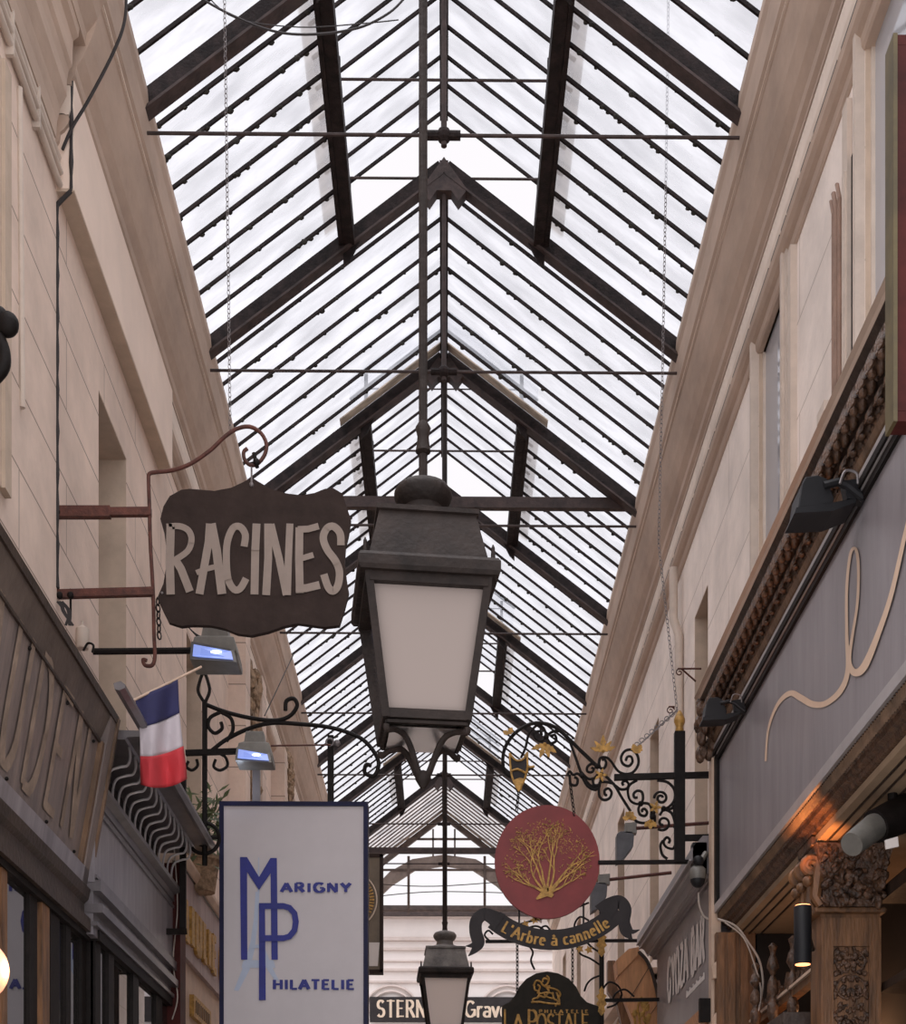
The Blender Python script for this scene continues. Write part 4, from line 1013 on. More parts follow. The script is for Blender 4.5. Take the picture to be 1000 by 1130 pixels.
# turned balusters and railing
YBa = 7.9
for i, (px, pyt, lab) in enumerate(((834, 1062, 'leftmost turned wooden baluster in the dark shopfront'), (853, 1040, 'middle turned wooden baluster in the dark shopfront'), (875, 1032, 'turned wooden baluster next to the black cylinder lamp'))):
    c = P(px, 1150, YBa - i * .25); top = P(px, pyt, YBa - i * .25).z; h = top - c.z
    prof = [(.012, 0)]
    for j in range(1, 24):
        t = j / 24; prof.append((.014 + .020 * abs(math.sin(t * PI * 4.5)) + (.006 if j % 6 == 0 else 0) - .006 * t, h * t))
    prof.append((.003, h))
    o = build(MB().lathe(prof, c, 10), 'baluster', WOODR, loc=c, smooth=True); tag(o, lab, 'baluster', 'turned balusters in the dark shopfront')
tag(build(MB().box(1.62, 1.84, 6.9, 8.45, 0, P(834, 1150, 7.9).z - .0), 'stall_board', WOODD), 'dark stall board carrying the turned balusters', 'panel')
r = thing('wooden_railing', 'sloping brown rail with pierced carving beside the carved pilaster', 'railing', P(858, 1110, 7.6))
a, b = P(818, 1146, 8.0), P(897, 1082, 7.0); a.x = b.x = 1.85
a = Vector((1.80, 8.35, E + 1.30)); b = Vector((1.80, 6.86, E + 1.33))
build(MB().beam(a, b, .05, .05), 'rail', WOODP, r); build(MB().beam(a + Vector((-.03, 0, .02)), b + Vector((-.03, 0, .02)), .02, .015), 'rail_edge', CREAMW, r)
m = MB()
for i in range(46):
    t = i / 46; c = a.lerp(b, t) + Vector((0, 0, .055 + .025 * math.sin(i * 1.7)))
    m.tube([c + Vector((0, .022 * math.cos(u), .026 * math.sin(u))) for u in [2 * PI * j / 7 for j in range(7)]], .006, 4, closed=True)
for i in range(7): m.prism([a.lerp(b, (i + .2) / 7) + Vector((0, 0, .08)), a.lerp(b, (i + .8) / 7) + Vector((0, 0, .08)), a.lerp(b, (i + .5) / 7) + Vector((0, 0, .15))], (.015, 0, 0))
build(m, 'pierced_carving', WOODR, r)
m = MB().tube(spx([(792, 1014), (812, 1022), (826, 1040), (838, 1060), (842, 1085), (838, 1110), (832, 1130)], 7.9), .006, 5)
m.tube(spx([(800, 1018), (820, 1034), (832, 1062), (840, 1095), (835, 1125)], 7.88), .004, 5)
tag(build(m, 'cable', PALEW), 'pale cables drooping past the plain reeded pilaster', 'cable')
# downlight cylinder (warm)
cl = P(886, 1000, 6.45)
r = thing('cylinder_lamp', 'upright black cylinder wall lamp glowing orange at its ends', 'lamp', cl)
build(MB().lathe([(.036, 0), (.039, -.006), (.039, -.252), (.036, -.258)], cl, 24), 'housing', FLB, r, smooth=True)
build(MB().lathe([(.033, -.262), (.033, -.259)], cl, 20), 'lower_lens', WARM2, r)
build(MB().lathe([(.033, .001), (.033, .004)], cl, 20), 'upper_lens', WARM2, r)
build(MB().tube([cl + Vector((.03, .02, -.13)), cl + Vector((.12, .3, -.13))], .012, 8), 'wall_bracket', FLB, r)
# tilted tube spotlight
r = thing('tube_spotlight', 'tilted pale-tipped tube spotlight under the soffit at the right edge', 'spotlight', P(965, 920, 5.9))
a, b, c_ = P(940, 932, 5.75), P(966, 912, 5.85), P(1010, 892, 5.95)
build(MB().tube([a, b], [.048, .055], 20), 'nose', FL, r, smooth=True)
build(MB().tube([b, c_], [.068, .082], 20), 'body', BLACK, r, smooth=True)
build(MB().tube([P(985, 900, 5.9), P(985, 862, 5.9)], .02, 8), 'stem', BLACK, r)
build(MB().prism([P(977, 927, 5.7), P(991, 923, 5.7), P(992, 934, 5.7), P(978, 937, 5.7)], (0, .01, 0)), 'reflective_tag', LETW, r)

# ------------------------------------------------------------------ gyoza bar shopfront
r = thing('shopfront', 'grey shopfront fascia lettered GYOZA BAR beyond the cream board', 'shopfront', (1.65, 9.8, 0))
build(MB().box(1.62, 1.87, 8.70, 11.0, E + 1.50, E + 2.26), 'fascia', GREYD, r)
build(MB().extrude_y([(1.49, E + 2.42), (1.485, E + 2.36), (1.50, E + 2.345), (1.505, E + 2.33), (1.54, E + 2.315), (1.56, E + 2.28), (1.60, E + 2.265), (1.605, E + 2.24), (1.87, E + 2.24), (1.87, E + 2.50), (1.56, E + 2.50)], 8.72, 11.15), 'crown', GREYD, r)
m = MB(); 
for x_, z_ in ((1.484, 2.352), (1.505, 2.322), (1.57, 2.272)): m.beam((x_, 8.72, E + z_), (x_, 11.15, E + z_), .01, .012)
build(m, 'crown_edge', SILV, r)
build(MB().box(1.66, 1.87, 8.70, 11.0, 0, E + 1.50), 'lower_wall', WOODP, r)
build(MB().extrude_y([(1.59, E + 1.50), (1.60, E + 1.45), (1.63, E + 1.42), (1.87, E + 1.42), (1.87, E + 1.50)], 8.7, 11.), 'wood_moulding', WOODN, r)
def right_text(st, ya, yb, zb_, h, **k):
    q, w = text(st, h, **k)     # far end ya, near end yb; reads from far to near
    return [[(ya + (yb - ya) * u / w, E + zb_ + v) for u, v in p] for p in q]
m = MB().ribbons(right_text('GYOZA BAR', 10.45, 8.98, 1.80, .28, wv=.2, wh=.16, xs=.7, gap=.1), yz_map(1.62, 1), .004)
m.ribbons(right_text('RACINES LE BAR', 9.65, 9.0, 1.68, .05, wv=.2, wh=.2, xs=.8, gap=.16), yz_map(1.62, 1), .004) if False else None
for i in range(16): m.box(1.616, 1.62, 9.0 + i * .042, 9.028 + i * .042, E + 1.685, E + 1.685 + (.03 if i % 3 else .045))
build(m, 'lettering', LETW, r)
tag(build(MB().box(1.52, 1.60, 8.60, 8.64, E + 1.36, E + 1.50), 'black_speaker', BLACK), 'small black box fixed beside the GYOZA BAR fascia', 'speaker')
# security cameras
r = thing('security_camera', 'grey dome security camera below the black post at the right', 'camera', P(770, 968, 8.7))
c = P(770, 965, 8.68)
build(MB().lathe([(.03, .05), (.05, .03), (.052, -.01), (.046, -.03)], c, 16), 'housing', FL, r, smooth=True)
build(MB().ball(c + Vector((0, 0, -.03)), (.045, .045, .05), 14, 10), 'dome', FLB, r, smooth=True)
build(MB().ball(c + Vector((0, -.02, .075)), (.034, .04, .034), 14, 10), 'eye', FLB, r, smooth=True)
build(MB().tube([c + Vector((0, 0, .05)), c + Vector((.05, .02, .13)), c + Vector((.1, .05, .13))], .018, 8), 'mount', FL, r)
build(MB().tube(spx([(771, 985), (772, 1000), (778, 1012), (790, 1016)], 8.7), .007, 5), 'lead', PALEW, r)
# box mass behind camera
tag(build(MB().box(1.50, 1.585, 8.72, 8.80, E + 2.27, E + 2.46), 'junction_box', FLB), 'dark grey junction box behind the dome camera', 'box')
# wooden arch hood
YW = 11.3
r = thing('wooden_hood', 'curved orange wooden shop hood of new boards beyond the GYOZA BAR fascia', 'shop hood', P(700, 1100, YW))
build(MB().prism([P(x, y, YW) for x, y in ((728, 1150), (728, 1118), (724, 1090), (718, 1070), (711, 1058), (705, 1050), (691, 1066), (681, 1080), (700, 1130), (700, 1150))], (0, .12, 0)), 'arched_face', WOODN, r)
build(MB().prism([P(x, y, YW - .02) for x, y in ((705, 1045), (706, 1052), (682, 1077), (680, 1060), (694, 1047))], (0, .2, 0)), 'top_beam', WOODN, r)
build(MB().prism([P(x, y, YW + .5) for x, y in ((671, 1060), (679, 1060), (684, 1085), (702, 1150), (690, 1150), (682, 1110), (671, 1094))], (0, .1, 0)), 'side_board', WOODP, r)
build(MB().tube(spx([(705, 1050), (715, 1062), (723, 1085), (728, 1115), (729, 1150)], YW - .02), .014, 6), 'arch_edge', WOODD, r)
m = MB()
for (xa, ya_, xb, yb_) in ((716, 1068, 694, 1104), (726, 1108, 712, 1128)): m.tube([P(xa, ya_, YW - .003), P(xb, yb_, YW - .003)], .003, 4)
build(m, 'board_joint', WOODD, r)
m = MB()
for pl in ([(705, 1150), (706, 1128), (704, 1112), (708, 1100)], [(710, 1150), (713, 1130), (710, 1118), (716, 1108)], [(699, 1140), (701, 1126), (698, 1118)]): m.tube(spx(pl, YW - .01), .008, 5)
for _ in range(10): m.ball(P(random.uniform(700, 716), random.uniform(1105, 1130), YW - .01), (.02, .006, .03), 6, 4, rotz=random.uniform(-1, 1))
build(m, 'gilt_ornament', GOLD, r)
# striped awning edge at bottom + far right shops mass
m = MB()
for i in range(6): m.prism([P(672 + i * 5, 1150, 13.), P(675 + i * 5, 1150, 13.), P(693 + i * 4, 1105 + i * 2, 13.2), P(690 + i * 4, 1105 + i * 2, 13.2)], (0, .02, 0))
tag(build(m, 'slatted_shutter', CREAMW), 'slanting pale slats below the second black bracket', 'shutter')
r = thing('shopfront', 'far pale shopfronts with dark window slits at the end of the right wall', 'shopfront', (1.7, 17, 0))
build(MB().box(1.6, 1.87, 11.5, 24.8, 0, E + 2.2), 'front', FACADE, r)
m = MB()
for y in (12.4, 14, 15.6, 17.5, 19.5): m.box(1.585, 1.6, y, y + .35, E + .6, E + 2.0)
build(m, 'dark_opening', WOODD, r)
build(MB().box(1.5, 1.87, 11.5, 24.8, E + 2.15, E + 2.25), 'ledge', CREAMW, r)
r = thing('shopfront', 'far cream shopfronts at the end of the left wall', 'shopfront', (-1.7, 17, 0))
build(MB().box(-1.87, -1.6, 12.7, 24.8, 0, E + 2.2), 'front', FACADE, r)
build(MB().box(-1.87, -1.5, 12.7, 24.8, E + 2.15, E + 2.25), 'ledge', CREAMW, r)

# ------------------------------------------------------------------ red disc sign, ribbon and its bracket
r = thing('shop_sign', "round deep red sign with a gilt tree over a charcoal ribbon lettered L'Arbre \u00e0 cannelle", 'sign', P(604, 951, YA))
c = P(604, 951, YA); RD = .3195
m = MB(); n = 48
m.prism([(c.x + RD * math.cos(2 * PI * i / n) * 1.0, YA, c.z + RD * 1.08 * math.sin(2 * PI * i / n)) for i in range(n)], (0, .025, 0))
bd = build(m, 'disc', RED, r)
rnd = random.Random(11)
m = MB()
def ribbon_px(m, pts, ws, Yp0):
    for i in range(len(pts) - 1):
        a, b = pts[i], pts[i + 1]; dx, dy = b[0] - a[0], b[1] - a[1]; l = math.hypot(dx, dy) or 1; nx, ny = -dy / l, dx / l
        wa, wb = ws[i], ws[i + 1]
        zc = len(m.v) // 4 % 23; Yp = Yp0 - .0003 * zc
        m.add([P(a[0] + nx * wa, a[1] + ny * wa, Yp), P(a[0] - nx * wa, a[1] - ny * wa, Yp), P(b[0] - nx * wb, b[1] - ny * wb, Yp), P(b[0] + nx * wb, b[1] + ny * wb, Yp)], [(0, 1, 2, 3)])
leaves = []
def grow(x, y, a, l, w, dep):
    pts = [(x, y)]; ws = [w]; n_ = 5
    for i in range(n_):
        a += rnd.uniform(-.22, .22); x += l / n_ * math.cos(a); y -= l / n_ * math.sin(a); pts.append((x, y)); ws.append(w * (1 - .5 * (i + 1) / n_))
    ribbon_px(m, pts, ws, YA - .005)
    if dep > 0:
        for s in (-1, 1): grow(x, y, a + (PI / 2 - a) * .25 + s * rnd.uniform(.18, .45), l * rnd.uniform(.42, .6), w * .55, dep - 1)
        if rnd.random() < .5: grow(*pts[3], a + rnd.choice((-1, 1)) * rnd.uniform(.3, .6), l * .5, w * .45, dep - 1)
    else: leaves.append((x, y))
for a, l in ((150, 24), (136, 30), (122, 35), (110, 38), (98, 40), (87, 41), (75, 39), (63, 36), (50, 31), (36, 24)):
    x0 = 604 + 6 * math.cos(math.radians(a)); grow(x0, 984, math.radians(a), l, 1.3, 2)
ribbon_px(m, [(592, 992), (598, 988), (604, 984), (610, 989)], [1, 3, 5, 2], YA - .005)
ribbon_px(m, [(604, 980), (605, 989)], [4, 6], YA - .005)
for (x, y) in leaves:
    for _ in range(7):
        px, py = x + rnd.gauss(0, 4.5), y + rnd.gauss(0, 4)
        if math.hypot(px - 604, py - 948) > 50 or py > 972: continue
        s_ = rnd.uniform(.6, 1.2); a = rnd.uniform(0, PI)
        m.prism([P(px + s_ * 1.6 * math.cos(a), py + s_ * 1.6 * math.sin(a), YA - .005), P(px - s_ * math.sin(a), py + s_ * math.cos(a), YA - .005), P(px - s_ * 1.6 * math.cos(a), py - s_ * 1.6 * math.sin(a), YA - .005)], (0, .004, 0))
for _ in range(330):
    a = rnd.uniform(15, 165); rr = rnd.uniform(18, 46) ** 1.0; px, py = 604 + rr * .92 * math.cos(math.radians(a)), 948 - rr * math.sin(math.radians(a)) * .95
    s_ = rnd.uniform(.35, .9); b = rnd.uniform(0, PI)
    m.add([P(px + s_ * 1.5 * math.cos(b), py + s_ * 1.5 * math.sin(b), YA - .005), P(px - s_ * math.sin(b), py + s_ * math.cos(b), YA - .005), P(px - s_ * 1.5 * math.cos(b), py - s_ * 1.5 * math.sin(b), YA - .005)], [(0, 1, 2)])
build(m, 'tree_emblem', GOLD, bd)
# ribbon: arc band + curled tails
YRb = YRb0 = YA - .03
def rib(t, v):  # t 0..1 along, v 0..1 bottom to top (picture curve)
    cx, cy, R0 = 609, 936, 111
    a = math.radians(129 - 86 * t); return cx + (R0 - 22 * v + 1) * math.cos(a), cy + (R0 - 22 * v + 1) * math.sin(a)
top = [rib(i / 16, 1) for i in range(17)]; bot = [rib(i / 16, 0) for i in range(17)]
lt = [(556, 1018), (547, 1009), (537, 1004), (526, 1007), (519, 1018), (518, 1032), (523, 1041), (514, 1046), (526, 1047), (519, 1055), (532, 1052), (540, 1040), (536, 1028), (533, 1020), (539, 1018), (543, 1025)]
rt = [(676, 1012), (684, 1004), (683, 1012), (682, 1020), (686, 1030), (694, 1037), (701, 1038), (697, 1031), (705, 1027), (697, 1024), (695, 1012), (694, 1000), (688, 990), (680, 988), (668, 992), (660, 1000)]
outline = lt[:0] + top[::-1]
body = top + bot[::-1]
m = MB().prism([P(x, y, YRb) for x, y in body], (0, .015, 0))
def strip_pts(cl, k=5):
    cl = cat_rom(cl, k); n = len(cl); L_, R_ = [], []
    for i, c in enumerate(cl):
        a, b = cl[max(0, i - 1)], cl[min(n - 1, i + 1)]; d = Vector((b.x - a.x, b.y - a.y)).normalized()
        L_.append((c.x - d.y * c.z, c.y + d.x * c.z)); R_.append((c.x + d.y * c.z, c.y - d.x * c.z))
    return L_, R_
def sweep(m, cl, ws, dz=.003):
    A, B = strip_pts([(x, y, w) for (x, y), w in zip(cl, ws)]); n = len(A); vs = []
    for dy in (-dz, .012):
        for p, q in zip(A, B): vs += [P(*p, YRb0 + dy), P(*q, YRb0 + dy)]
    fs = []
    for i in range(n - 1):
        a = 2 * i; o = 2 * n
        fs += [(a, a + 1, a + 3, a + 2), (o + a, o + a + 2, o + a + 3, o + a + 1), (a, a + 2, o + a + 2, o + a), (a + 1, o + a + 1, o + a + 3, a + 3)]
    m.add(vs, fs)
sweep(m, [(552, 1018), (543, 1012), (534, 1009), (526, 1016), (525, 1028), (528, 1040), (524, 1048), (517, 1055)], [11, 8, 7, 7, 7, 7, 4, .5])
sweep(m, [(527, 1038), (522, 1043), (514, 1044)], [5, 3, .4], .005)
sweep(m, [(664, 1008), (674, 999), (684, 995), (690, 1003), (689, 1016), (691, 1028), (698, 1037)], [11, 9, 7, 7, 6.5, 6, .5])
sweep(m, [(691, 1020), (697, 1028), (706, 1026)], [5, 3, .4], .005)
bd = build(m, 'ribbon', CHAR, r)
q, w = text("L'Arbre \u00e0 cannelle", 1., wv=.17, wh=.09, xs=.82, gap=.12, serif=.08)
def rmap(u, v, d):
    t = .085 + .80 * u / w; x, y = rib(t, .22 + v * .56); return P(x, y, YRb - d)
m = MB().ribbons(q, rmap, .004); build(m, 'lettering', GOLD, bd)
m = MB()
for px in (573, 644): m.tube([P(px, 996 if px < 600 else 990, YA + .02), P(px, 1030, YRb + .02)], .006, 5)
build(m, 'connector', BLACK, r)
# bracket
r = thing('sign_bracket', 'black wrought iron bracket with scrolls and gilt leaves carrying the red disc sign', 'bracket', P(750, 870, YA))
S = .0085
build(MB().beam(P(750, 808, YA), P(750, 952, YA), .062, .05, (0, 1, 0)), 'post', BLACK, r)
build(MB().lathe([(.022, 0), (.026, .01), (.02, .03), (.034, .06), (.034, .08), (.02, .11), (.008, .13)], P(750, 808, YA), 10), 'gilt_finial', GOLD, r, smooth=True)
build(MB().beam(P(678, 858, YA), P(787, 855, YA), .03, .034), 'upper_arm', BLACK, r)
build(MB().beam(P(750, 925, YA), P(787, 924, YA), .03, .034), 'lower_arm', BLACK, r)
build(MB().beam(P(660, 952, YA), P(768, 951, YA), .025, .022), 'bottom_arm', BLACK, r)
m = MB()
for py in (855, 925): m.tube(spx([(786, py - 12), (790, py - 5), (786, py), (790, py + 6), (785, py + 15)], YA), .012, 6)
build(m, 'wall_plate', CHAINM, r)
def c3(x, y): return (530 + x / 4., 780 + y / 4.)
def c4(x, y): return (640 + x * .14, 810 + y * .14)
def sw(pts, f_, rr=S, nm='scroll', mt=BLACK): build(MB().tube(spx([f_(*p) for p in pts], YA, 5), rr, 6), nm, mt, r, smooth=True)
sw([(740, 650), (745, 560), (720, 590), (650, 600)], c4)
sw([(748, 590), (680, 370), (620, 365)], c4) if False else None
sw([(610, 365), (690, 380), (745, 440), (745, 520), (700, 575), (655, 590)], c4)
sw([(655, 590), (720, 620), (748, 690), (745, 740)], c4)
sw([(660, 590), (630, 640), (640, 620)], c4)
sw(spiral(640, 505, 55, 14, 180, -340), c4); sw(spiral(655, 700, 62, 14, 230, 640), c4) 
sw([(450, 365), (395, 400), (378, 450), (395, 520), (440, 550), (480, 545), (498, 510), (490, 460), (455, 447), (425, 470), (430, 500), (455, 500)], c4)
sw([(480, 545), (540, 550), (565, 590), (560, 660)], c4)
sw([(480, 550), (462, 590), (475, 635), (515, 645), (530, 615), (510, 590), (490, 600), (495, 615)], c4)
sw([(420, 665), (460, 695), (520, 700), (565, 670), (590, 610)], c4)
sw([(400, 610), (330, 500), (270, 400), (190, 320)], c4)
sw([(270, 400), (320, 435), (370, 430), (385, 395), (360, 370), (335, 385), (345, 405)], c4)
sw([(590, 660), (590, 720), (560, 740)], c4)
sw([(0, 290), (60, 350), (110, 350), (140, 320)], c4); sw([(0, 125), (60, 180), (130, 250)], c4, .011)
sw([(20, 340), (60, 410), (120, 440), (155, 415), (160, 380), (220, 380), (275, 395)], c4)
sw([(150, 430), (155, 490), (190, 520), (235, 505), (250, 460), (225, 430), (195, 445), (200, 480), (215, 480)], c4)
sw([(150, 240), (160, 190), (210, 185), (250, 220), (300, 290), (360, 315), (420, 300), (460, 240), (455, 170), (410, 125), (355, 135), (325, 185), (340, 235), (385, 252), (415, 220), (405, 180), (375, 180), (362, 210)], c4)
sw([(150, 240), (165, 270), (195, 265), (208, 230), (195, 200), (175, 205)], c4)
sw([(140, 250), (95, 235), (60, 260), (60, 295), (95, 300), (110, 275), (90, 265)], c4)
sw([(100, 355), (110, 400), (150, 400), (165, 370), (160, 330)], c4)
sw([(750, 880), (730, 905), (680, 890), (660, 850), (685, 815), (710, 835), (700, 860)], c4)
sw([(655, 840), (635, 880), (650, 950), (690, 985)], c4)
# outer hook: arch towards the left
sw([(520, 265), (460, 210), (390, 140), (330, 90), (270, 72), (210, 80), (150, 120), (110, 180), (100, 240), (110, 290), (135, 310)], c3, .011)
sw([(250, 80), (215, 120), (200, 180), (180, 225)], c3)
sw([(250, 75), (280, 95), (290, 130), (270, 150), (245, 140), (240, 115), (265, 108), (272, 125)], c3)
sw([(290, 130), (310, 160), (335, 150), (330, 125), (310, 130)], c3); sw([(290, 130), (320, 110), (350, 108), (385, 130)], c3)
sw([(395, 150), (420, 220), (450, 300), (490, 350), (530, 360)], c3)
sw([(385, 300), (395, 285), (410, 300), (430, 295), (450, 310)], c3); sw([(395, 300), (400, 340), (425, 345), (430, 320), (415, 310)], c3)
m = MB()
for x, y in ((291, 133), (452, 305), (516, 262), (533, 300), (708, 428), (765, 485), (810, 450)): m.ball(P(*c3(x, y), YA - .005), .018)
build(m, 'collar', BLACK, r)
m = MB()
def gleaf(f_, x, y, a, l, w=.35):
    a = math.radians(a); ux, uy = math.cos(a), -math.sin(a); pts = []
    for t, s in ((0, 0), (.15, .5), (.3, .8), (.4, .55), (.55, 1), (.66, .6), (.8, .5), (1, 0)):
        pts.append((x + ux * l * t - uy * l * w * s * .5, y + uy * l * t + ux * l * w * s * .5))
    for t, s in ((.8, .5), (.66, .6), (.55, 1), (.4, .55), (.3, .8), (.15, .5)):
        pts.append((x + ux * l * t + uy * l * w * s * .5, y + uy * l * t - ux * l * w * s * .5))
    yo_ = YA - .012 - .0012 * (len(m.v) // 28 % 7); m.prism([P(*f_(*p), yo_) for p in pts], (0, .008, 0))
for a in (20, 50, 90, 130, 165): gleaf(c3, 543, 195, a, 60 if a != 90 else 74, .36)
for a in (-160, -110, -70, -35): gleaf(c3, 285, 165, a, 64, .42)
gleaf(c3, 690, 205, 60, 45, .8); gleaf(c3, 690, 205, 110, 45, .8)
for a in (90, 0, 180, 60, 120): gleaf(c3, 660, 490, a, 32, .9)
for a in (0, 72, 144, 216, 288): gleaf(c3, 533, 300, a, 32, .45)
for a in (0, 72, 144, 216, 288): gleaf(c3, 773, 443, a, 30, .5)
for a in (-90, -40, -140): gleaf(c3, 752, 505, a, 36, .8)
gleaf(c3, 125, 120, 60, 34, .9); gleaf(c3, 125, 120, 150, 28, .9)
for x, y in ((543, 195), (285, 165), (660, 490), (533, 300), (773, 443), (752, 505)): m.ball(P(*c3(x, y), YA - .016), .012)
build(m, 'gilt_leaves', GOLD, r)
build(MB().prism([P(*c3(*p), YA - .02) for p in ((130, 205), (150, 230), (172, 238), (195, 225), (208, 200), (210, 262), (240, 262), (205, 285), (195, 320), (180, 350), (172, 372), (160, 345), (145, 320), (135, 280))], (0, .03, 0)), 'shield', CHAR, r)
m = MB()
for pl in ([(130, 205), (150, 230), (172, 238), (195, 225), (208, 200), (210, 262), (240, 262)], [(130, 205), (135, 280), (148, 330), (172, 372), (182, 350), (200, 310), (210, 262)], [(135, 285), (165, 275), (200, 292)]):
    m.tube(spx([c3(*p) for p in pl], YA - .025, 2), .007, 5)
m.prism([P(*c3(*p), YA - .03) for p in ((150, 322), (175, 312), (200, 320), (185, 350), (173, 372), (158, 348))], (0, .01, 0))
build(m, 'shield_gilding', GOLD, r)
tag(build(chain_mb([P(574, 862, YA), P(570, 896, YA)], .03, .004), 'hanging_chain', BLACK), 'short chain at the left from which the red disc hangs', 'chain')
tag(build(chain_mb([P(629, 862, YA), P(634, 900, YA)], .03, .004), 'hanging_chain', BLACK), 'short chain at the right from which the red disc hangs', 'chain')

# ------------------------------------------------------------------ LA POSTALE sign and bracket
YL = 10.9
r = thing('shop_sign', 'arched dark sign with gilt riders, lettered LA POSTALE PHILATELIE', 'sign', P(608, 1100, YL))
ol = [(554, 1160), (554, 1110), (562, 1106), (568, 1099), (573, 1089), (581, 1080), (592, 1074), (604, 1072), (616, 1074), (628, 1080), (636, 1089), (641, 1099), (648, 1106), (662, 1111), (662, 1160)]
build(MB().prism([P(x, y, YL) for x, y in ol], (0, .03, 0)), 'board', DGREEN, r); bd = r.children[0]
m = MB()
for (st, a, b, yb_, yt) in (('L', 556, 563, 1139, 1115), ('A', 566, 578, 1139, 1120), ('P', 582, 593, 1139, 1115), ('OSTALE', 592, 650, 1139, 1119)):
    put_text(m, st, a, b, yb_, yt, YL - .001, wv=.15, wh=.07, xs=1, gap=.02, serif=.07)
put_text(m, 'PHILATELIE', 595, 649, 1118, 1114.3, YL - .001, wv=.25, wh=.18, xs=1, gap=.5)
build(m, 'lettering', GOLD, bd)
m = MB()
def s2(x, y): return (540 + x / 7.14, 1060 + y / 7.14)
for pl in ([(450, 120), (470, 140), (460, 180), (440, 200), (480, 200)], [(350, 200), (370, 160), (400, 165), (420, 190), (450, 210), (500, 220), (545, 240), (560, 270), (540, 300)],
           [(355, 200), (360, 230), (385, 240), (400, 260), (450, 250), (500, 260)], [(400, 250), (380, 290), (350, 300), (345, 320), (385, 330)], [(430, 250), (440, 290), (400, 280), (375, 300)],
           [(500, 250), (510, 300), (540, 320), (520, 360)], [(530, 250), (550, 300), (555, 340)], [(420, 170), (430, 140), (460, 150)], [(380, 190), (400, 210), (380, 260)], [(440, 200), (470, 240), (450, 280), (500, 300)], [(330, 330), (390, 325), (450, 335), (560, 345)]):
    m.tube(spx([s2(*p) for p in pl], YL - .004, 4), .0075, 5)
build(m, 'rider_emblem', GOLD, bd)
for px, pt, Yc, lb in ((571, 1040, YL, 'chain at the left end holding the LA POSTALE sign'), (632, 1040, YL, 'right chain holding the LA POSTALE sign')):
    tag(build(chain_mb([P(px, pt, Yc), P(px, 1095 if px < 600 else 1084, Yc)], .035, .0045), 'hanging_chain', BLACK), 'black ' + lb, 'chain')
r = thing('sign_bracket', 'black bracket with gilt leaf clasps carrying the LA POSTALE sign', 'bracket', P(664, 1060, YL))
build(MB().beam(P(664, 975, YL), P(664, 1160, YL), .034, .034, (0, 1, 0)), 'post', BLACK, r)
build(MB().beam(P(536, 1039, YL), P(703, 1038, YL), .022, .022), 'top_arm', BLACK, r)
build(MB().beam(P(664, 1104, YL), P(728, 1103, YL), .022, .026), 'wall_arm', BLACK, r)
for py in (1040, 1105):
    m = MB()
    for s in (-1, 1):
        m.prism([P(664 + s * x, py + y, YL - .03) for x, y in ((0, -17), (3, -12), (2, -9), (6, -6), (3, -2), (6, 3), (3, 6), (4, 11), (0, 16))], (0, .01, 0))
    build(m, 'gilt_clasp', GOLD, r)
m = MB()
for pl in ([(540, 1038), (535, 1032), (539, 1027), (544, 1031)], [(560, 1025), (580, 1018), (605, 1012), (630, 1004), (650, 996)], [(575, 1028), (590, 1022), (600, 1026), (606, 1035)],
           [(600, 1034), (597, 1025), (603, 1022), (608, 1028)], [(640, 1034), (634, 1022), (640, 1012), (650, 1016)], [(636, 1040), (640, 1052), (652, 1058), (664, 1066)], [(664, 1052), (654, 1046), (648, 1040)],
           [(645, 1094), (648, 1086), (654, 1080), (664, 1076)], [(664, 1094), (672, 1084), (682, 1088), (686, 1098), (680, 1108), (670, 1112)], [(580, 1040), (588, 1050), (586, 1060), (590, 1070)], [(700, 1100), (690, 1092), (680, 1096), (676, 1104)]):
    m.tube(spx(pl, YL), .008, 5)
build(m, 'scroll', BLACK, r, smooth=True)
m = MB()
for px, py in ((590, 1015), (580, 1020), (640, 1047), (650, 1048), (592, 1012)): m.prism([P(px + 5 * math.cos(t) * (1 if i % 2 else .5), py + 5 * math.sin(t) * (1 if i % 2 else .5), YL - .01) for i, t in enumerate([2 * PI * j / 10 for j in range(10)])], (0, .01, 0))
build(m, 'gilt_flower', GOLD, r)

# ------------------------------------------------------------------ STERN Graveur board
YS = YF - .1
r = thing('shop_sign', 'long dark board lettered STERN Graveur on the far white facade', 'sign', P(510, 1113, YS))
a, b = P(408, 1100, YS), P(640, 1128, YS)
build(MB().box(a.x, b.x, YS, YS + .06, b.z, a.z), 'board', CHAR, r)
m = MB(); put_text(m, 'STERN', 416, 470, 1122, 1104, YS, wv=.19, wh=.08, gap=.12, serif=.1)
put_text(m, 'Graveur', 513, 578, 1122, 1105, YS, wv=.17, wh=.1, gap=.08, serif=.07); build(m, 'lettering', LETS, r)

# ------------------------------------------------------------------ right wall details
m = MB().tube([(1.80, 11.35, E + 5.35), (1.80, 11.35, E + 4.95), (1.835, 11.30, E + 4.8), (1.835, 11.3, 0.3)], .035, 10)
tag(build(m, 'downpipe', PIPE, smooth=True), 'cream rainwater downpipe on the right wall below the cornice', 'pipe')
m = MB().box(1.845, 1.868, 6.62, 6.70, E + 3.4, E + 5.28); m.box(1.835, 1.868, 6.63, 6.67, E + 3.4, E + 4.95)
tag(build(m, 'casing_strip', PIPE), 'cream vertical cable casing beside the black gap on the right wall', 'casing')
tag(build(MB().box(1.862, 1.869, 6.55, 6.61, E + 3.4, E + 5.0), 'wall_gap_strip', BLACK), 'black vertical strip beside the cream casing', 'strip')
m = MB()
for y_, rr in ((6.86, .012), (6.80, .010), (6.91, .008)): m.tube([(1.86, y_, E + 3.5), (1.86, y_, E + 4.95), (1.862, y_ + .05, E + 5.05)], rr, 8)
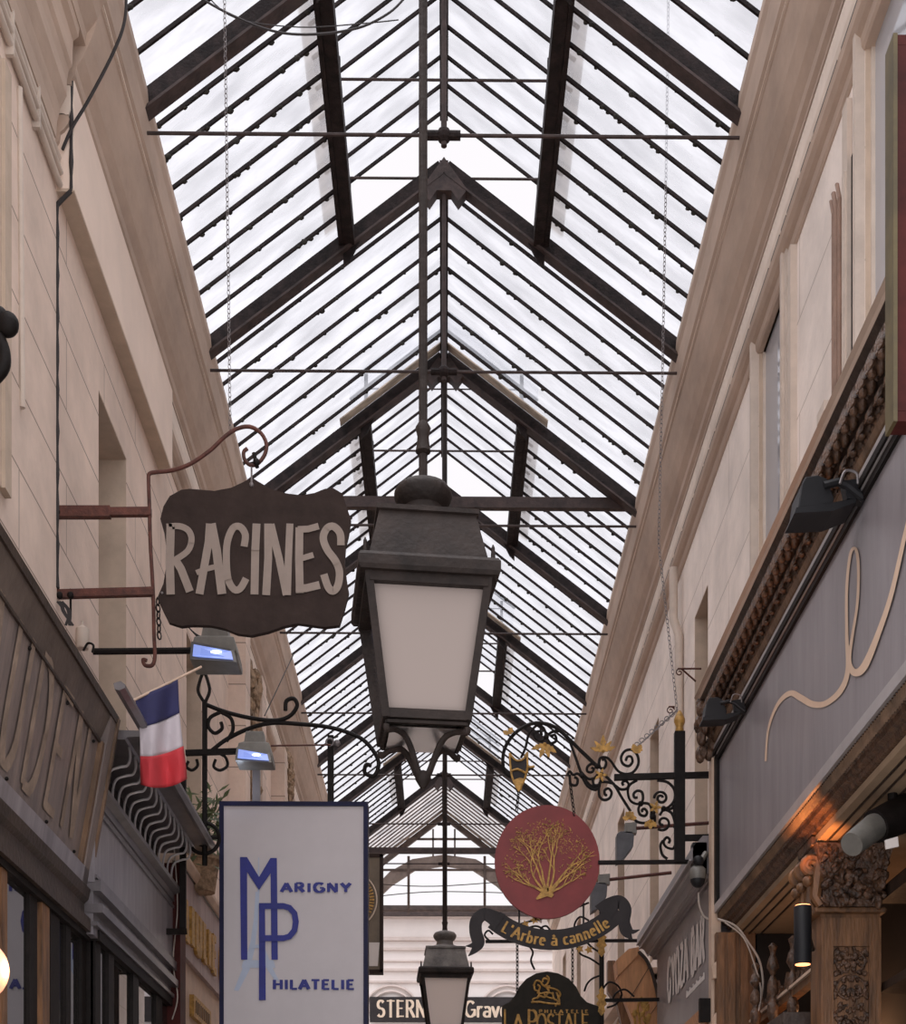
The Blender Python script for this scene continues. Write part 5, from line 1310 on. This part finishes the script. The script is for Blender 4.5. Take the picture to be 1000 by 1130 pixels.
tag(build(m, 'conduit', PIPEB), 'pair of thin brown pipes running down the right wall', 'pipe')
tag(build(MB().box(1.80, 1.87, 6.85, 6.98, E + 3.98, E + 4.03), 'wall_bracket', PIPE), 'small tan bracket at the foot of the thin brown pipes', 'bracket')
m = MB().box(1.835, 1.87, 7.66, 7.73, E + 3.3, E + 5.33)
tag(build(m, 'casing_strip', PIPE), 'cream vertical casing right of the tall grey window', 'casing')
for i, (px, py, Yb) in enumerate(((752, 738, 10.6), (742, 780, 11.6))):
    m = MB().tube([P(px - 4, py, Yb), P(px + 22, py, Yb)], .007, 5); m.tube([P(px, py, Yb), P(px + 16, py + 14, Yb)], .007, 5); m.tube(spx(spiral(px - 2, py + 4, 4, 1, 90, 500, 12), Yb), .005, 5)
    tag(build(m, 'small_bracket', RUST), ('small empty iron bracket just right of the downpipe', 'second small empty iron bracket above the gilt post finial')[i], 'bracket')
m = MB().beam(P(700, 812 + 15, 10.5), P(748, 783, 10.5), .01, .01)
for i in range(8): t = i / 8; m.tube(spx(spiral(703 + 44 * t, 822 - 38 * t, 3, 2, 0, 360, 10), 10.5), .004, 4)
tag(build(m, 'lattice_arm', CHAINM), 'pale slanting lattice arm above the gilt scroll bracket', 'bracket')
# dark red panel at right edge
r = thing('hanging_sign', 'dark red lacquered panel with a gilt edge at the right border', 'sign', (1.5, 4.2, E + 3))
YQ = 4.25; xa = P(985, 100, YQ).x; za, zb_ = P(981, 40, YQ).z, P(981, 466, YQ).z
build(MB().box(xa + .046, 1.718, YQ, YQ + .06, zb_ + .031, za - .031), 'panel', RPANEL, r)
m = MB(); m.box(xa, xa + .012, YQ - .01, YQ + .07, zb_ - .002, za + .002); m.box(1.72, 1.735, YQ - .01, YQ + .07, zb_, za); build(m, 'gilt_edge', GILT, r)
m = MB(); m.box(xa + .013, 1.719, YQ - .006, YQ + .066, zb_, zb_ + .03); m.box(xa + .013, 1.719, YQ - .006, YQ + .066, za - .03, za); m.box(xa + .013, xa + .045, YQ - .006, YQ + .066, zb_ + .031, za - .031); build(m, 'rail', MAROON, r)
build(MB().box(1.70, 1.90, YQ + .01, YQ + .04, zb_ + .3, zb_ + .34), 'wall_arm', BLACK, r)
# dark curled ironwork at the left edge
r = thing('iron_scroll', 'thick black curled iron end poking in at the left border', 'ironwork', P(0, 375, 5.6))
build(MB().tube(spx([(-60, 420), (-20, 424), (2, 408), (4, 388), (-2, 372)], 5.6), .026, 10), 'stem', BLACK, r, smooth=True)
m = MB(); m.ball(P(8, 358, 5.6), (.045, .04, .048), 12, 8); m.ball(P(-2, 350, 5.6), (.04, .04, .04), 10, 8); build(m, 'knob', BLACK, r, smooth=True)
build(MB().beam(P(-60, 420, 5.6), P(-90, 420, 5.6), .05, .05), 'wall_plate', BLACK, r)
# warm globe bottom left
r = thing('globe_lamp', 'glowing orange globe lamp cut by the left border near the bottom', 'lamp', P(-26, 1070, 4.7))
build(MB().ball(P(-27, 1070, 4.7), .105, 24, 16), 'globe', WARM, r, smooth=True)
build(MB().tube([P(-27, 1106, 4.7), P(-27, 1125, 4.7), P(-100, 1130, 4.7)], .014, 8), 'arm', BLACK, r)
# small things on top of left cornice
m = MB().lathe([(.03, 0), (.035, .01), (.034, .10), (.02, .11), (.006, .12), (.006, .14)], P(91, 716, 7.4), 12)
tag(build(m, 'insulator', PIPE, smooth=True), 'small pale insulator pot standing on the left shop cornice', 'insulator')
m = MB().tube(spx([(92, 718), (97, 710), (103, 712), (102, 720)], 7.3), .006, 6)
tag(build(m, 'hook', BLACK), 'little black hook on top of the left shop cornice', 'hook')
m = MB()
for i in range(9): m.tube(spx([(66 + random.uniform(-3, 3), 664), (72 + random.uniform(-4, 6), 675), (76 + random.uniform(-6, 6), 690)], 7.0), .006, 4)
tag(build(m, 'wire_tangle', WIRE), 'tangle of wires below the rusty bracket on the left wall', 'wires')

# ------------------------------------------------------------------ lights, world, camera
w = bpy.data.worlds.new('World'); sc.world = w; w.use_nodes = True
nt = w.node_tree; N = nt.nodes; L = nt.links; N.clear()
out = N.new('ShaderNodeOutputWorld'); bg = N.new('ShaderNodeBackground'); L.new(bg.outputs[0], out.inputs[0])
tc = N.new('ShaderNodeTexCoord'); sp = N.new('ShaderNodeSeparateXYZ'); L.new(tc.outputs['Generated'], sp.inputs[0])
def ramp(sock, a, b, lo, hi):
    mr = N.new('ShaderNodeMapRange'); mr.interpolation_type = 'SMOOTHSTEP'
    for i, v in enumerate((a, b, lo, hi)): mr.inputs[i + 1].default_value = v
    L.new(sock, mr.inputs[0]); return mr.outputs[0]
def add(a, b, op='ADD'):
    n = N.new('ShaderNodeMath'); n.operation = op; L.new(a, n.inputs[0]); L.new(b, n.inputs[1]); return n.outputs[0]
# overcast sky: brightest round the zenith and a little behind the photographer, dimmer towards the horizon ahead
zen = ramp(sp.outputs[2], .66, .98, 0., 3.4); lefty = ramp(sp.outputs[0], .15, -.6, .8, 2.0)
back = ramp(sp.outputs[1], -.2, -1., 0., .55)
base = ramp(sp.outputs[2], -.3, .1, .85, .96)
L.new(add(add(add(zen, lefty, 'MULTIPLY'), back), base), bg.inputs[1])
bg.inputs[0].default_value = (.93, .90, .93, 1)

def light(kind, loc, energy, col, size=.1, rot=None, **k):
    d = bpy.data.lights.new(kind.lower() + '_light', kind); d.energy = energy; d.color = col
    if kind == 'AREA': d.size = size
    else: d.shadow_soft_size = size
    for a, b in k.items(): setattr(d, a, b)
    o = bpy.data.objects.new(kind.lower() + '_light', d); COL.objects.link(o); o.location = loc
    if rot: o.rotation_euler = rot
    return o
light('SPOT', cl + Vector((-.03, -.05, .02)), 17, (1, .33, .08), .02, rot=(math.radians(180 - 12), math.radians(0), 0), spot_size=math.radians(85), spot_blend=.6)
light('SPOT', cl + Vector((0, 0, -.28)), 6, (1, .33, .08), .02, rot=(0, math.radians(25), 0), spot_size=math.radians(80), spot_blend=.6)
light('POINT', P(262, 862, YM - .06), .35, (.7, .8, 1), .03)
light('POINT', P(-27, 1070, 4.7) + Vector((.12, 0, 0)), 2, (1, .55, .3), .05)
light('POINT', (2.1, 7.5, E + 1.1), 5, (1, .5, .25), .1)

cam = bpy.data.cameras.new('camera'); co = bpy.data.objects.new('camera', cam); COL.objects.link(co)
co.location = (0, 0, E); co.rotation_euler = (PI / 2, 0, -TH)
cam.sensor_fit = 'VERTICAL'; cam.sensor_height = 36; cam.lens = F / 1130 * 36
cam.shift_x = (500 - CX) / 1130; cam.shift_y = (HY - 565) / 1130
cam.clip_start = .05
sc.camera = co
sc.view_settings.view_transform = 'Standard'; sc.view_settings.look = 'None'; sc.view_settings.gamma = 1
sc.view_settings.use_curve_mapping = False; sc.view_settings.exposure = 0.16
sc.cycles.use_denoising = True
sc.cycles.max_bounces = 10; sc.cycles.diffuse_bounces = 5; sc.cycles.transparent_max_bounces = 16
